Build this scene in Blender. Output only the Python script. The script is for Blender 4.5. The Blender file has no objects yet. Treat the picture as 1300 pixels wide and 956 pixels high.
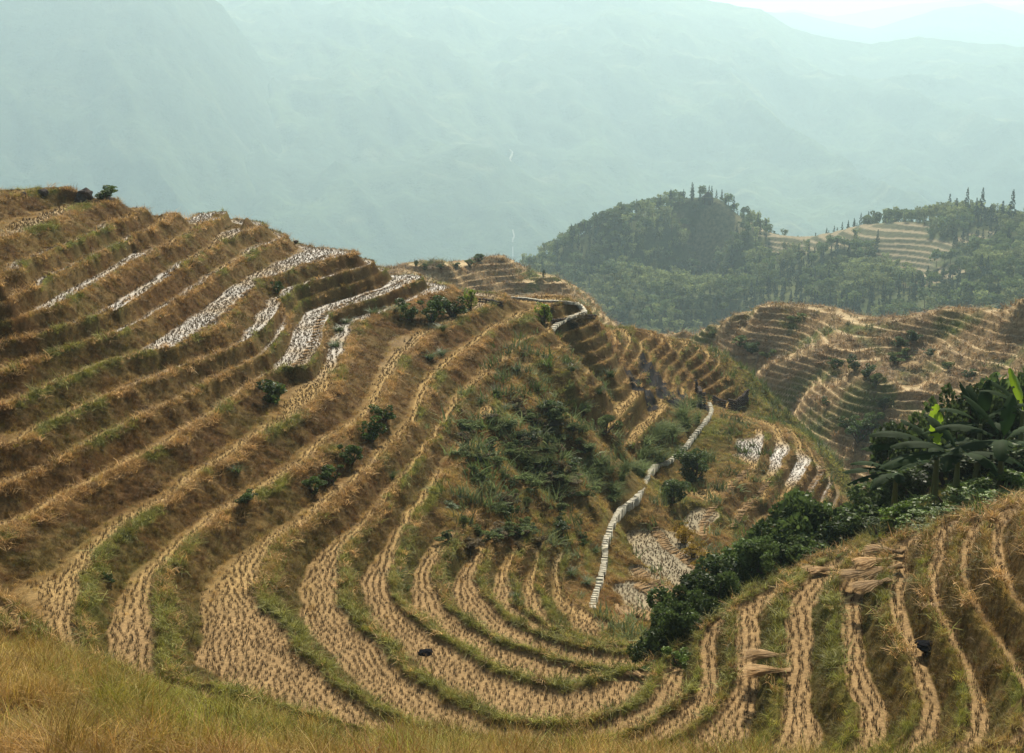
import bpy, bmesh, math, random
import numpy as np
from mathutils import Vector, Matrix
rng = np.random.default_rng(7)
random.seed(7)
scene = bpy.context.scene
COL = scene.collection
# ------------------------------------------------------------------ camera
FPX, TH = 1800.0, math.atan((478-40)/1800.0)
cam_d = bpy.data.cameras.new("camera"); cam = bpy.data.objects.new("camera", cam_d); COL.objects.link(cam)
cam_d.sensor_fit = 'HORIZONTAL'; cam_d.sensor_width = 36.0; cam_d.lens = 36.0*FPX/1300.0
cam_d.clip_start = 0.5; cam_d.clip_end = 60000
cam.location = (0, 0, 0); cam.rotation_euler = (math.pi/2-TH, 0, 0)
scene.camera = cam
def P(u, v, h):
    """ground point at height -h seen where the photograph has (u, v); the camera height is 0"""
    u = np.asarray(u, float); v = np.asarray(v, float)
    dy = (478-v)*math.sin(TH)+FPX*math.cos(TH); dz = (478-v)*math.cos(TH)-FPX*math.sin(TH)
    s = -np.asarray(h, float)/dz
    return (u-650)*s, dy*s
RISE = 0.85
# ------------------------------------------------------------------ noise
_perm = rng.permutation(4096)
_grad = rng.normal(size=(4096, 2)); _grad /= np.linalg.norm(_grad, axis=1)[:, None]
def pnoise(x, y, seed=0):
    xi = np.floor(x).astype(int); yi = np.floor(y).astype(int)
    xf = x-xi; yf = y-yi
    u = xf*xf*xf*(xf*(xf*6-15)+10); v = yf*yf*yf*(yf*(yf*6-15)+10)
    def g(ix, iy, dx, dy):
        h = _perm[(_perm[(ix+seed*57) & 4095]+iy) & 4095]
        gg = _grad[h]
        return gg[..., 0]*dx+gg[..., 1]*dy
    a = g(xi, yi, xf, yf); b = g(xi+1, yi, xf-1, yf); c = g(xi, yi+1, xf, yf-1); d = g(xi+1, yi+1, xf-1, yf-1)
    return (a*(1-u)+b*u)*(1-v)+(c*(1-u)+d*u)*v*1.0
def fbm(x, y, octv=4, seed=0, gain=0.5):
    s = 0; a = 1.0
    for i in range(octv):
        s = s+a*pnoise(x*2**i, y*2**i, seed+i*3); a *= gain
    return s
def smooth(e0, e1, x):
    t = np.clip((x-e0)/(e1-e0), 0, 1); return t*t*(3-2*t)
# ------------------------------------------------------------------ thin plate fit
class TPS:
    def __init__(s, pts, lam=0.02):
        p = np.array(pts, float); s.c = p[:, :2]/50.0; n = len(p)
        K = s.k(s.c, s.c)+lam*np.eye(n)*1e-2
        Q = np.hstack([np.ones((n, 1)), s.c]); A = np.zeros((n+3, n+3))
        A[:n, :n] = K; A[:n, n:] = Q; A[n:, :n] = Q.T
        s.w = np.linalg.solve(A, np.concatenate([p[:, 2], np.zeros(3)]))
    def k(s, a, b):
        d2 = ((a[:, None, :]-b[None, :, :])**2).sum(-1); return 0.5*d2*np.log(d2+1e-12)
    def __call__(s, x, y):
        q = np.stack([x.ravel(), y.ravel()], 1)/50.0; out = np.empty(len(q)); n = len(s.c)
        for i in range(0, len(q), 20000):
            b = q[i:i+20000]; out[i:i+20000] = s.k(b, s.c)@s.w[:n]+s.w[n]+b@s.w[n+1:]
        return out.reshape(x.shape)
def contour(uv, k, step=26, rise=RISE):
    """points along a traced terrace, k levels below the camera"""
    uv = np.array(uv, float); seg = np.hypot(*np.diff(uv, axis=0).T); L = np.concatenate([[0], np.cumsum(seg)])
    n = max(2, int(L[-1]/step)+1); t = np.linspace(0, L[-1], n)
    u = np.interp(t, L, uv[:, 0]); v = np.interp(t, L, uv[:, 1])
    x, y = P(u, v, k*rise)
    return [(a, b, (-k+0.32)*rise) for a, b in zip(x, y)]
def pt(u, v, h, dz=0):
    x, y = P(u, v, h); return (float(x), float(y), -h+dz)
def rp(az, r, h):
    a = math.radians(az); return (r*math.sin(a), r*math.cos(a), -h)
# ---- the near hill, the bowl of fields, the spur and the foreground
near_lines = [
 (12.4, [(0,249),(40,247),(85,245)]),
 (13, [(10,288),(44,276),(85,261),(120,254)]),
 (14, [(0,362),(20,345),(34,330),(68,315),(112,300),(142,284),(180,268)]),
 (15, [(0,385),(41,362),(85,338),(135,315),(170,297),(215,272)]),
 (16, [(0,410),(17,404),(51,390),(102,364),(142,343),(190,318),(225,300),(250,282),(262,272)]),
 (17, [(0,432),(60,422),(139,396),(176,372),(210,350),(244,328),(281,305),(298,286),(307,281)]),
 (18, [(0,470),(34,459),(68,445),(112,433),(169,410),(217,382),(254,355),(288,335),(330,312),(355,300)]),
 (19, [(0,513),(51,491),(102,470),(149,454),(190,447),(217,430),(257,399),(288,376),(315,355),(339,344),(372,332),(389,322),(416,319)]),
 (20, [(0,565),(36,545),(91,520),(135,501),(210,470),(280,448),(313,432),(339,403),(352,382),(372,368),(393,359),(429,348),(464,339)]),
 (21, [(0,617),(11,611),(73,582),(131,549),(189,520),(240,497),(290,470),(335,448),(358,420),(372,393),(400,375),(450,360),(490,347)]),
 (22, [(0,668),(29,655),(84,624),(120,605),(178,576),(218,553),(269,520),(305,491),(355,460),(383,423),(390,399),(440,382),(482,368),(504,359),(521,351)]),
 (23, [(84,811),(84,757),(87,727),(109,695),(146,669),(182,647),(218,620),(255,596),(309,560),(345,538),(400,500),(422,460),(434,415),(501,388),(540,372),(558,367)]),
 (24, [(185,868),(170,800),(178,745),(200,706),(255,665),(291,640),(327,618),(346,607),(400,565),(451,530),(468,510),(488,476),(518,432),(569,408),(610,388),(628,377)]),
 (25, [(385,868),(320,800),(290,745),(325,700),(400,645),(451,604),(515,540),(535,496),(545,476),(576,449),(620,418),(650,400),(672,385)]),
 (26, [(500,868),(440,810),(412,760),(415,720),(434,688),(470,655),(502,616),(535,577),(562,537),(579,503),(610,479),(644,449),(680,420),(705,408),(740,396)]),
 (27, [(620,868),(540,820),(495,780),(482,745),(490,715),(510,660),(545,611),(569,577),(590,550),(620,510),(650,479),(700,440),(735,415),(757,405)]),
 (28, [(740,858),(650,840),(590,805),(545,770),(538,735),(550,712),(575,680),(610,625),(640,570),(670,520),(715,470),(740,436),(765,416)]),
 (29, [(725,836),(671,815),(620,785),(593,750),(595,730),(620,680),(660,610)]),
 (30, [(800,829),(738,826),(690,806),(655,778),(640,730),(665,680),(700,610),(725,540),(758,470),(780,436)]),
 (31, [(738,820),(705,808),(680,785),(668,745),(690,690)]),
 (32, [(815,810),(780,802),(745,785),(715,765),(700,735),(708,705),(735,650),(760,590),(785,520),(797,462),(822,441),(827,427)]),
 (33, [(720,575),(760,548),(790,520),(817,487),(812,466),(838,446),(840,432)]),
 (35, [(760,600),(790,568),(825,530),(848,505),(838,480),(861,456),(875,444),(871,434)]),
 (37, [(863,512),(863,490),(885,468),(888,458),(881,444)]),
 (39, [(888,497),(902,487),(924,481),(927,468),(909,449)]),
 (40, [(905,507),(924,495),(937,486),(941,473),(926,461)]),
 (41, [(922,514),(946,497),(955,485)]),
 (35, [(808,720),(835,742),(855,752),(880,756)]),
 (34, [(790,742),(815,752),(840,762),(865,768)]),
 (36, [(812,690),(830,672),(850,705),(874,725),(895,738)]),
 (38, [(905,690),(885,672),(893,650),(925,615),(950,597),(957,565),(962,546)]),
 (39, [(928,690),(935,655),(970,612),(982,590),(988,554)]),
 (40, [(985,650),(1000,620),(1018,598),(1014,574)]),
 (41, [(1010,645),(1040,612),(1045,595),(1030,575)]),
]
near_pts = []
for k, uv in near_lines: near_pts += contour(uv, k)
near_pts += [pt(903,517,32.3), pt(880,560,31.5), pt(830,610,30.6), pt(790,660,29.75), pt(765,720,28.9), pt(750,770,28.0)]
near_pts += [pt(700,600,27.2), pt(780,560,29.3), pt(740,500,27.3), pt(680,640,26.6), pt(870,620,32.4)]
near_pts += [pt(1000,540,38.3), pt(1030,560,39), pt(980,520,37.4), pt(1060,600,38)]
# right foreground: terraces rise to the right
rf = [(24.3,[(925,868),(925,820),(930,775)]), (23.8,[(955,868),(955,820),(955,772)]), (23.0,[(1010,868),(1010,810),(1020,755)]),
      (22,[(1085,868),(1078,810),(1075,765),(1085,730)]), (20.6,[(1200,868),(1175,810),(1160,760),(1158,700)]), (19.0,[(1300,868),(1265,810),(1235,765),(1218,730)]),
      (17.6,[(1300,750),(1290,700),(1280,665)])]
for k, uv in rf: near_pts += contour(uv, k)
near_pts += [pt(870,868,21.5), pt(850,840,23.5), pt(1200,956,16.8), pt(1000,956,19.2), pt(860,930,20.5), pt(1300,956,15), pt(700,940,21.6), pt(560,956,19.8), pt(420,956,18), pt(300,956,16)]
near_pts += [pt(835,820,26.5), pt(900,775,23.5), pt(960,745,23), pt(1080,700,20.2), pt(1150,680,18.8)]
# bank behind the bushes
for az, r, h in [(8,62,29),(11,64,28),(13,66,28),(15,68,27.5),(18,70,26),(21,72,25),(9,75,34),(12,80,35.5),(15,85,36),(18,90,37),(22,90,36),(12,100,38),(16,110,43),(20,115,45),(24,100,40),(19,64,20.6),(22,64,20.2),(24,60,18.6),
                 (16,130,48),(20,135,50),(24,130,48),(13,135,47),(14.5,122,43),(27,60,19),(28,100,38),(30,45,13),(30,70,22)]:
    near_pts.append(rp(az, r, h))
near_pts += [pt(1150,665,18.3), pt(1180,648,18.3), pt(1250,622,18.0), pt(1300,600,17.7), pt(1230,600,18.7), pt(1200,630,18.5), pt(1340,590,17.5)]
# left foreground mound
near_pts += [pt(0,800,16.5), pt(60,835,11.6), pt(0,880,9.5), pt(140,868,11.6), pt(230,900,12.8), pt(120,956,9.5), pt(0,956,8), pt(20,740,19.2)]
near_pts += [rp(-24,62,19), rp(-24,75,15.3), rp(-24,95,9.5), rp(-28,80,13), rp(-30,50,15), rp(-28,110,10), rp(-24,30,13.5), rp(-32,35,13), rp(-25,15,8.4), rp(0,15,8.6), rp(12,15,8.6), rp(25,15,8.6), rp(-10,15,8.4), rp(0,9,5.6), rp(-20,8,4.9), rp(20,8,4.9), rp(0,2,1.8), rp(-40,20,10), rp(40,20,10), rp(35,35,13), rp(-3,28,15.3), rp(8,28,15.2), rp(18,26,13.6)]
# behind the skyline
sky = [(0,248,10.2),(90,243,9.8),(200,262,11.4),(262,272,13.6),(307,281,14.45),(360,300,15.4),(416,318,16.15),(467,338,17),(522,349,18.7),(560,366,19.55),(628,376,20.4),(672,382,21.25),(745,391,22.1),
       (780,400,23.6),(815,412,25.8),(860,428,29),(905,447,32),(945,478,34.6),(985,515,37.2),(1030,555,39),(1062,598,38.5)]
for u, v, h in sky:
    x, y = P(u, v, h); r = math.hypot(x, y)
    for d, dh in ((7,2.6),(18,10),(40,28),(75,50)):
        if u > 950 and d > 20: continue
        near_pts.append((x*(1+d/r), y*(1+d/r), -(h+dh)))
tps_near = TPS(near_pts)
def up(coarse, ti, tj):
    """bicubic sampling of a regular grid at fractional rows ti and columns tj"""
    def ax(a, t):
        m = a.shape[0]; i = np.clip(t.astype(int), 0, m-2); f = (t-i)[:, None]
        g = lambda j: a[np.clip(j, 0, m-1)]
        p0, p1, p2, p3 = g(i-1), g(i), g(i+1), g(i+2)
        return 0.5*(2*p1+(-p0+p2)*f+(2*p0-5*p1+4*p2-p3)*f*f+(-p0+3*p1-3*p2+p3)*f**3)
    return ax(ax(coarse, ti).T, tj).T
class Sheet:
    """a piece of terrain on a fan of rings, fine where it is seen"""
    def __init__(s, az, r, tps, nrc=300, nac=240):
        s.az = np.radians(az); s.r = r
        s.lr0, s.lr1 = math.log(r[0]), math.log(r[-1]); s.a0, s.a1 = s.az[0], s.az[-1]
        rc = np.exp(np.linspace(s.lr0, s.lr1, nrc)); ac = np.linspace(s.a0, s.a1, nac)
        A, R = np.meshgrid(ac, rc); s.nrc, s.nac = nrc, nac
        s.C = tps(R*np.sin(A), R*np.cos(A))
        A, R = np.meshgrid(s.az, s.r); s.X, s.Y, s.R, s.A = R*np.sin(A), R*np.cos(A), R, A
        s.S = up(s.C, (np.log(r)-s.lr0)/(s.lr1-s.lr0)*(nrc-1), (s.az-s.a0)/(s.a1-s.a0)*(nac-1))
        s.U = 650+FPX*np.tan(s.A)/math.cos(TH)  # replaced once the height is known
    def at(s, F, x, y):
        """bilinear value of the grid F at points"""
        a = np.arctan2(x, y); r = np.hypot(x, y)
        fj = np.interp(a, s.az, np.arange(len(s.az))); fi = np.interp(r, s.r, np.arange(len(s.r)))
        i = np.clip(fi.astype(int), 0, len(s.r)-2); j = np.clip(fj.astype(int), 0, len(s.az)-2); fi = fi-i; fj = fj-j
        return (F[i, j]*(1-fj)+F[i, j+1]*fj)*(1-fi)+(F[i+1, j]*(1-fj)+F[i+1, j+1]*fj)*fi
    def visible(s, Z, margin):
        T = Z/s.R; M = np.maximum.accumulate(T, axis=0); M = np.vstack([np.full((1, T.shape[1]), -9.0), M[:-1]])
        return (Z+margin)/s.R >= M
    def hit(s, u, v, r0=12):
        """where the ray of the photograph's (u, v) meets the sheet"""
        dy = (478-v)*math.sin(TH)+FPX*math.cos(TH); dz = (478-v)*math.cos(TH)-FPX*math.sin(TH); dx = u-650
        k = math.hypot(dx, dy); rr = np.linspace(r0, s.r[-1]*0.995, 6000); x = dx/k*rr; y = dy/k*rr; z = dz/k*rr
        g = s.at(s.Z, x, y); w = np.nonzero(g >= z)[0]
        i = w[0] if len(w) else len(rr)-1
        return float(x[i]), float(y[i]), float(g[i])
def pix(x, y, z):
    """where the camera sees a point, in the photograph's pixels"""
    cy = y*math.cos(TH)-z*math.sin(TH); cz = y*math.sin(TH)+z*math.cos(TH)
    return 650+FPX*x/cy, 478-FPX*cz/cy
def grid_mesh(name, X, Y, Z, attrs=None):
    nr, na = X.shape
    me = bpy.data.meshes.new(name); n = nr*na
    me.vertices.add(n); me.vertices.foreach_set('co', np.stack([X, Y, Z], -1).astype(np.float32).ravel())
    i = np.arange(n).reshape(nr, na)
    q = np.stack([i[:-1, :-1], i[:-1, 1:], i[1:, 1:], i[1:, :-1]], -1).reshape(-1, 4)
    me.loops.add(len(q)*4); me.loops.foreach_set('vertex_index', q.astype(np.int32).ravel())
    me.polygons.add(len(q)); me.polygons.foreach_set('loop_start', (np.arange(len(q))*4).astype(np.int32))
    me.update(calc_edges=True)
    me.polygons.foreach_set('use_smooth', np.ones(len(q), bool))
    for k, a in (attrs or {}).items():
        if a.ndim == 3:
            at = me.attributes.new(k, 'FLOAT_COLOR', 'POINT'); c = np.ones((n, 4), np.float32); c[:, :3] = a.reshape(-1, 3); at.data.foreach_set('color', c.ravel())
        else:
            at = me.attributes.new(k, 'FLOAT', 'POINT'); at.data.foreach_set('value', a.astype(np.float32).ravel())
    ob = bpy.data.objects.new(name, me); COL.objects.link(ob); return ob
def terrace(S, rise, tread, lip, amp):
    """S smooth height; returns stepped height, level and fraction within the level (0 at the outer edge)"""
    q = S/rise; n = np.floor(q); f = q-n
    g = np.clip((f-tread)/(1-tread), 0, 1)
    st = n+0.75*g+0.25*g*g*(3-2*g)
    bund = lip*np.exp(-((f-0.07)/0.06)**2)+lip*np.clip((f-0.93)/0.07, 0, 1)*math.exp(-(0.07/0.06)**2)
    return amp*(st*rise+bund)+(1-amp)*S, n, f
def blob(X, Y, pts):
    """soft mask, 1 near any of the world points (x, y, radius)"""
    m = np.zeros_like(X)
    for x, y, r in pts: m = np.maximum(m, np.exp(-(((X-x)**2+(Y-y)**2)/r**2)**1.5))
    return m
def line_mask(X, Y, pts, w):
    """soft mask along a polyline of world points"""
    m = np.full(X.shape, 1e9)
    for (x0, y0), (x1, y1) in zip(pts[:-1], pts[1:]):
        L2 = (x1-x0)**2+(y1-y0)**2+1e-9; t = np.clip(((X-x0)*(x1-x0)+(Y-y0)*(y1-y0))/L2, 0, 1)
        m = np.minimum(m, (X-x0-t*(x1-x0))**2+(Y-y0-t*(y1-y0))**2)
    return np.exp(-(m/w**2))
def new_mat(name, rough=0.9, spec=0.2):
    m = bpy.data.materials.new(name); m.use_nodes = True; nt = m.node_tree; b = nt.nodes['Principled BSDF']
    b.inputs['Roughness'].default_value = rough; b.inputs['Specular IOR Level'].default_value = spec
    return m, nt, b
HAZE = 1.95e-4
# ================================================================== the three sheets of ground
az_n = np.concatenate([np.linspace(-42, -23.5, 70, endpoint=False), np.linspace(-23.5, 23.5, 1100), np.linspace(23.5, 42, 70)[1:]])
r_n = np.concatenate([np.exp(np.linspace(math.log(3), math.log(30), 220, endpoint=False)), np.exp(np.linspace(math.log(30), math.log(150), 1260, endpoint=False)), np.exp(np.linspace(math.log(150), math.log(215), 40))])
near = Sheet(az_n, r_n, tps_near, 420, 300)
X, Y, S = near.X, near.Y, near.S.copy()
# coarse position in the picture, only to say which part of the land is meant
HP = lambda u, v, k: tuple(float(a) for a in P(u, v, k*RISE))
def B(lst): return [(*HP(u, v, k), r) for u, v, k, r in lst]
psil = blob(X, Y, B([(960,570,38,5),(985,580,39,5),(1012,595,40,5),(850,710,36,6),(400,400,22,5),(380,440,22,5)]))
S += 0.12*fbm(X/2.6, Y/2.6, 3, 5)*smooth(20, 40, near.R)*(1-.8*psil)
def force(S, k, m): return S*(1-.8*m)+(-k+0.40)*RISE*.8*m
jm = smooth(.35, .7, blob(X, Y, B([(835,690,36,2.6),(850,700,36,2.8),(845,718,36,2.6),(862,728,36,2.6),(880,742,36,2.4),(825,700,36,2.0),(870,716,36,2.2)])))
k2 = smooth(.35, .7, line_mask(X, Y, [HP(812,728,35), HP(832,748,35), HP(870,762,35)], 1.0))
k3 = smooth(.35, .7, line_mask(X, Y, [HP(800,752,34), HP(822,765,34), HP(850,776,34)], 1.3))
S = force(S, 34, k3); S = force(S, 35, k2); S = force(S, 36, jm)
lines_flat = [(38, .4, [(962,546),(965,562),(960,580),(955,595)]), (39, .4, [(986,552),(990,568),(984,585),(979,602)]), (40, .62, [(1010,572),(1020,584),(1012,600),(1002,616)]),
 (22, 1.35, [(372,462),(388,440),(392,412),(402,398),(430,386),(470,375),(500,362),(518,353)]), (19, 1.0, [(205,440),(240,418),(275,394),(310,362)]), (19, 1.2, [(330,352),(370,334),(395,323),(412,319)]),
 (20, .5, [(325,420),(342,400),(350,385)]), (17, .5, [(142,393),(176,371),(210,350)]), (16, .5, [(52,392),(102,365),(142,343),(175,322)]), (17, .9, [(284,303),(298,287),(306,282)]), (16, .8, [(248,283),(262,272)]), (23, .9, [(545,372),(556,366)]),
 (38, 1.5, [(893,655),(875,668),(868,685)]), (35, .9, [(838,515),(815,540),(795,562)]), (33, .8, [(810,495),(780,530),(740,560)])]
ffm = np.clip(jm+k2+k3, 0, 1)
for k_, w_, px_ in lines_flat:
    m_ = smooth(.3, .75, line_mask(X, Y, [HP(a_, b_, k_) for a_, b_ in px_], w_)); S = force(S, k_, m_); ffm = np.maximum(ffm, m_)
path_px = [(752,774,33),(756,750,33.3),(768,716,34),(769,695,34.5),(776,675,35),(790,657,35.2),(812,622,36),(832,602,36.2),(850,588,36.5),(868,572,36.8),(884,552,37.1),(897,536,37.5),(903,526,37.8),(899,514,38)]
pathm = line_mask(X, Y, [HP(*p) for p in path_px], 1.3)
ravine = blob(X, Y, B([(655,600,30,3.6),(685,560,30,4),(640,640,29.5,4),(605,655,29,2.4),(700,640,31,5),(735,600,32.5,5),(760,560,33,4),(705,505,30.5,3.2),(740,490,31,2.6),(720,540,31,5),(668,525,29.3,2.4),(780,620,34.5,4),(760,670,34,3.2),(800,600,35.2,3.5),(575,665,28,1.2),(830,560,36,3)]))
flank = blob(X, Y, B([(1000,520,44,8),(1030,560,46,8),(1060,590,45,7),(980,500,43,6),(1060,540,50,12)]))
rib = blob(X, Y, B([(855,590,37.3,4.5),(880,560,38,4),(835,640,36.4,3.5),(900,600,38.6,3.3),(925,560,39,3.5),(890,540,38,3),(865,640,37.2,2.5),(790,690,35,3)]))
yellow = blob(X, Y, B([(875,700,36.8,2.6),(862,670,36.8,2.2),(892,725,36.6,2.2)]))
mound = 1-smooth(26, 40, near.R+14*smooth(-19, -13, np.degrees(near.A)))
bank = blob(X, Y, [rp(11,66,0)[:2]+(7,), rp(14,68,0)[:2]+(8,), rp(17,70,0)[:2]+(9,), rp(21,64,0)[:2]+(11,), rp(17.5,57,0)[:2]+(3.5,), rp(20.5,58,0)[:2]+(4,), rp(25,72,0)[:2]+(14,), rp(8,60,0)[:2]+(5,), rp(18,85,0)[:2]+(18,)])
amp = np.clip(1-0.9*ravine-flank-0.85*rib-mound-bank-yellow, 0, 1)
amp *= 1-smooth(150, 175, near.R)
amp *= 1-smooth(.2, .6, pathm)
amp = np.maximum(amp, ffm)
bowl = blob(X, Y, B([(560,800,26,9),(640,800,27.5,8),(700,800,29,7),(440,800,25,7),(330,800,24,7),(220,800,23.6,5),(730,790,30,6),(620,750,29,5),(500,750,27,5),(700,900,26,14),(500,900,24,12),(600,950,24,14),(850,950,25,8),(380,900,22,8),(300,880,22,6)]))
jf = blob(X, Y, B([(850,710,36,6.5),(830,750,34.5,4)]))
rightf = smooth(7, 10, np.degrees(near.A))*(1-smooth(56, 62, near.R))
tf = 0.52+0.22*bowl*(1-jf)+0.22*jf-0.04*rightf+0.05*pnoise(X/7, Y/7, 9)
wide = blob(X, Y, B([(260,410,19,3.5),(395,325,19,5),(400,400,22,5.5),(385,430,22,3),(510,352,22,3),(970,570,39,4),(1000,580,40,4),(1015,600,41,4)]))
tf = np.clip(tf+0.12*wide, 0.3, 0.86)
Z, lev, f = terrace(S, RISE, tf, 0.12+0.12*bowl, amp)
gy, gx = np.gradient(S)
dr = np.gradient(near.r)[:, None]; da = np.gradient(near.az)[None, :]*near.R
slope = np.hypot(gy/dr, gx/da)+1e-4
width = RISE*tf/slope
tread = smooth(0.10, 0.16, f)*(1-smooth(tf-0.06, tf, f))*smooth(0.45, 0.6, amp)
riser = np.clip((f-tf)/(1-tf), 0, 1)
rough = (1-tread)
Z = Z+rough*(0.10*fbm(X/0.8, Y/0.8, 3, 21)+0.05*pnoise(X/0.23, Y/0.23, 31))*smooth(12, 25, near.R)+tread*0.025*pnoise(X/0.35, Y/0.35, 33)+0.22*(1-amp)*fbm(X/1.9, Y/1.9, 3, 41)*smooth(8, 20, near.R)
near.Z = Z
# ---- kinds of cover, as soft masks and a base colour
def c3(r, g, b): return np.array([r, g, b])
def mix(a, b, m): return a*(1-m[..., None])+b*m[..., None]
nz1 = fbm(X/6, Y/6, 3, 61); nz2 = fbm(X/1.3, Y/1.3, 3, 71); nz3 = fbm(X/14, Y/14, 2, 81)
edge_ = np.clip(np.exp(-((f-0.05)/0.09)**2)+np.exp(-((f-0.98)/0.07)**2), 0, 1)
green = np.clip(smooth(-0.02, 0.42, nz1+0.5*nz2)*(0.4+0.9*edge_)+.22*edge_*smooth(-.5, .1, nz3)+0.7*bowl*(1-tread)+0.75*flank+0.1*ravine+0.3*rib+.8*smooth(13, 16, np.degrees(near.A))*smooth(50, 54, near.R)+.25*(1-smooth(26, 34, near.R))*smooth(-.3, .3, nz1), 0, 1)
bowl2 = np.clip(bowl+smooth(-15, -10, np.degrees(near.A))*(1-smooth(38, 46, near.R)), 0, 1)
inner = smooth(tf*.55, tf*.85, f+.05*nz2)*(1-bowl2)*(1-np.clip(rightf, 0, 1))*(1-psil)
stub = tread*smooth(0.28, 0.5, width)*(1-.85*inner*(1-ffm))
pale = np.clip(blob(X, Y, B([(260,410,19,4),(230,430,19,3),(300,370,19,3),(395,325,19,6),(400,400,22,5),(385,430,22,4),(440,382,22,4),(490,365,22,4),(515,350,22,4),(330,420,20,3),(556,366,23,4),(300,288,17,4),(200,345,17,6),(110,368,16,7),(255,275,16,4)]))+blob(X, Y, B([(958,570,38,3),(984,578,39,3),(1012,595,40,4)])), 0, 1)
jpale = blob(X, Y, B([(850,710,36,6.5),(830,750,34.5,5),(880,660,38,3)]))
soil = mix(c3(.36, .24, .095)+0*X[..., None], c3(.30, .195, .09), np.clip(bowl+rightf, 0, 1))
soil = mix(soil, c3(.39, .35, .29), pale)
soil = mix(soil, c3(.30, .265, .19), 0.85*jpale)
soil = soil*(1+0.25*nz2[..., None])
dry = mix(c3(.22, .11, .03)+0*X[..., None], c3(.38, .25, .085), smooth(-.4, .4, nz2+nz3))
grs = mix(dry, c3(.15, .15, .03), green)
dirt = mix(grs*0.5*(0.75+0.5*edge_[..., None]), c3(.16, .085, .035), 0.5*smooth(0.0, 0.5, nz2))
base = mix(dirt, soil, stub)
burnt = blob(X, Y, B([(843,496,35,2.3),(836,490,35,1.9),(849,501,35,2.0),(812,487,33,1.5),(817,492,33,1.4),(881,505,37,1.6),(886,511,37,1.4)]))
base = mix(base, c3(.018, .016, .017), smooth(.3, .6, burnt+0.25*nz2))
gloss = np.clip(pale*stub, 0, 1)
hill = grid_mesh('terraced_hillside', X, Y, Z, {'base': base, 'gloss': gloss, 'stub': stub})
hill['kind'] = 'structure'
near.stub, near.tf, near.f, near.width, near.slope, near.amp = stub, tf, f, width, slope, amp
near.green, near.pale = green, pale

# ---- the middle hills across the side valley
mid_pts = []
mid_lines = [
 (48, [(877,432),(915,443),(961,468),(1015,495),(1046,520)]),
 (45.5, [(908,415),(954,422),(992,441),(1038,468),(1069,484),(1094,505)]),
 (43.3, [(940,402),(973,407),(1015,413),(1050,430),(1065,449),(1088,465),(1119,480)]),
 (38, [(1238,399),(1269,409),(1300,415)]), (40, [(1208,415),(1242,430),(1281,441),(1300,443)]),
 (42, [(1169,430),(1208,457),(1254,472),(1285,478)]), (44, [(1154,457),(1185,484),(1215,499)]), (46, [(1146,495),(1169,515),(1200,535)]),
 (38.5, [(520,352),(555,347),(608,339),(654,332)]), (39.5, [(540,362),(571,357),(623,348),(663,341),(690,349)]), (40.7, [(560,372),(592,364),(638,358),(685,353),(706,360)]),
 (42, [(600,378),(650,372),(700,366),(722,371)]), (43.6, [(650,392),(690,390),(728,385),(745,385)]),
]
for h, uv in mid_lines:
    for a, b, z in contour(uv, h/RISE, 30): mid_pts.append((a, b, -h))
mid_pts += [pt(1000,388,41.5), pt(960,392,41.8), pt(1060,392,41.4), pt(925,404,43.4), pt(900,412,45.3), pt(872,421,47.3), pt(1090,401,41.2), pt(1120,405,41), pt(1160,400,39.8), pt(1200,396,38.5), pt(1300,385,35), pt(1350,375,33),
            pt(1075,560,49.8), pt(1110,545,48.2), pt(1095,528,47.3), pt(1000,540,53), pt(950,520,55), pt(900,480,56), pt(1200,560,47.5), pt(1300,500,42), pt(1400,450,36), pt(1350,560,45)]
mid_pts += [pt(500,342,39), pt(530,335,38.2), pt(560,333,38.0), pt(610,331,37.9), pt(650,331,38.1), pt(700,351,40.6), pt(755,388,45.2), pt(560,400,45), pt(640,415,47), pt(700,430,49.5), pt(760,430,50)]
for u, v, h in [(1000,388,41.5),(960,392,41.8),(1060,392,41.4),(900,412,45.3),(872,421,47.3),(1120,405,41),(1200,396,38.5),(1300,385,35),(1350,375,33),(530,335,38.2),(610,331,37.9),(650,331,38.1),(700,351,40.6),(755,388,45.2)]:
    x, y = P(u, v, h); r = math.hypot(x, y)
    for d, dh in ((10,4),(30,18),(80,60),(150,110)): mid_pts.append((x*(1+d/r), y*(1+d/r), -(h+dh)))
for az, r, h in [(-5,170,52),(5,145,60),(0,180,58),(0,300,100),(5,190,60),(12,140,58),(-15,250,70),(-15,330,110),(20,130,52),(-25,200,60),(-30,330,130),(-8,400,180),(8,400,180),(25,400,160)]: mid_pts.append(rp(az, r, h))
tps_mid = TPS(mid_pts)
az_m = np.concatenate([np.linspace(-36, -8, 60, endpoint=False), np.linspace(-8, 23, 900), np.linspace(23, 38, 50)[1:]])
r_m = np.concatenate([np.exp(np.linspace(math.log(128), math.log(260), 700, endpoint=False)), np.exp(np.linspace(math.log(260), math.log(460), 60))])
mid = Sheet(az_m, r_m, tps_mid, 260, 260)
X, Y, S = mid.X, mid.Y, mid.S+0.3*fbm(mid.X/7, mid.Y/7, 3, 15)
rise2 = 0.8
ampm = (1-smooth(270, 300, mid.R))*(1-blob(X, Y, [(*HP(1118,500,47/RISE), 5), (*HP(1150,440,42/RISE), 3)]))
tfm = 0.5+0.06*pnoise(X/9, Y/9, 3)
Zm, levm, fm = terrace(S, rise2, tfm, 0.2, ampm)
treadm = smooth(0.14, 0.2, fm)*(1-smooth(tfm-0.08, tfm, fm))*ampm
gy, gx = np.gradient(S); slm = np.hypot(gy/np.gradient(mid.r)[:, None], gx/(np.gradient(mid.az)[None, :]*mid.R))+1e-4
Zm = Zm+(1-treadm)*0.13*fbm(X/1.1, Y/1.1, 3, 22)
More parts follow.
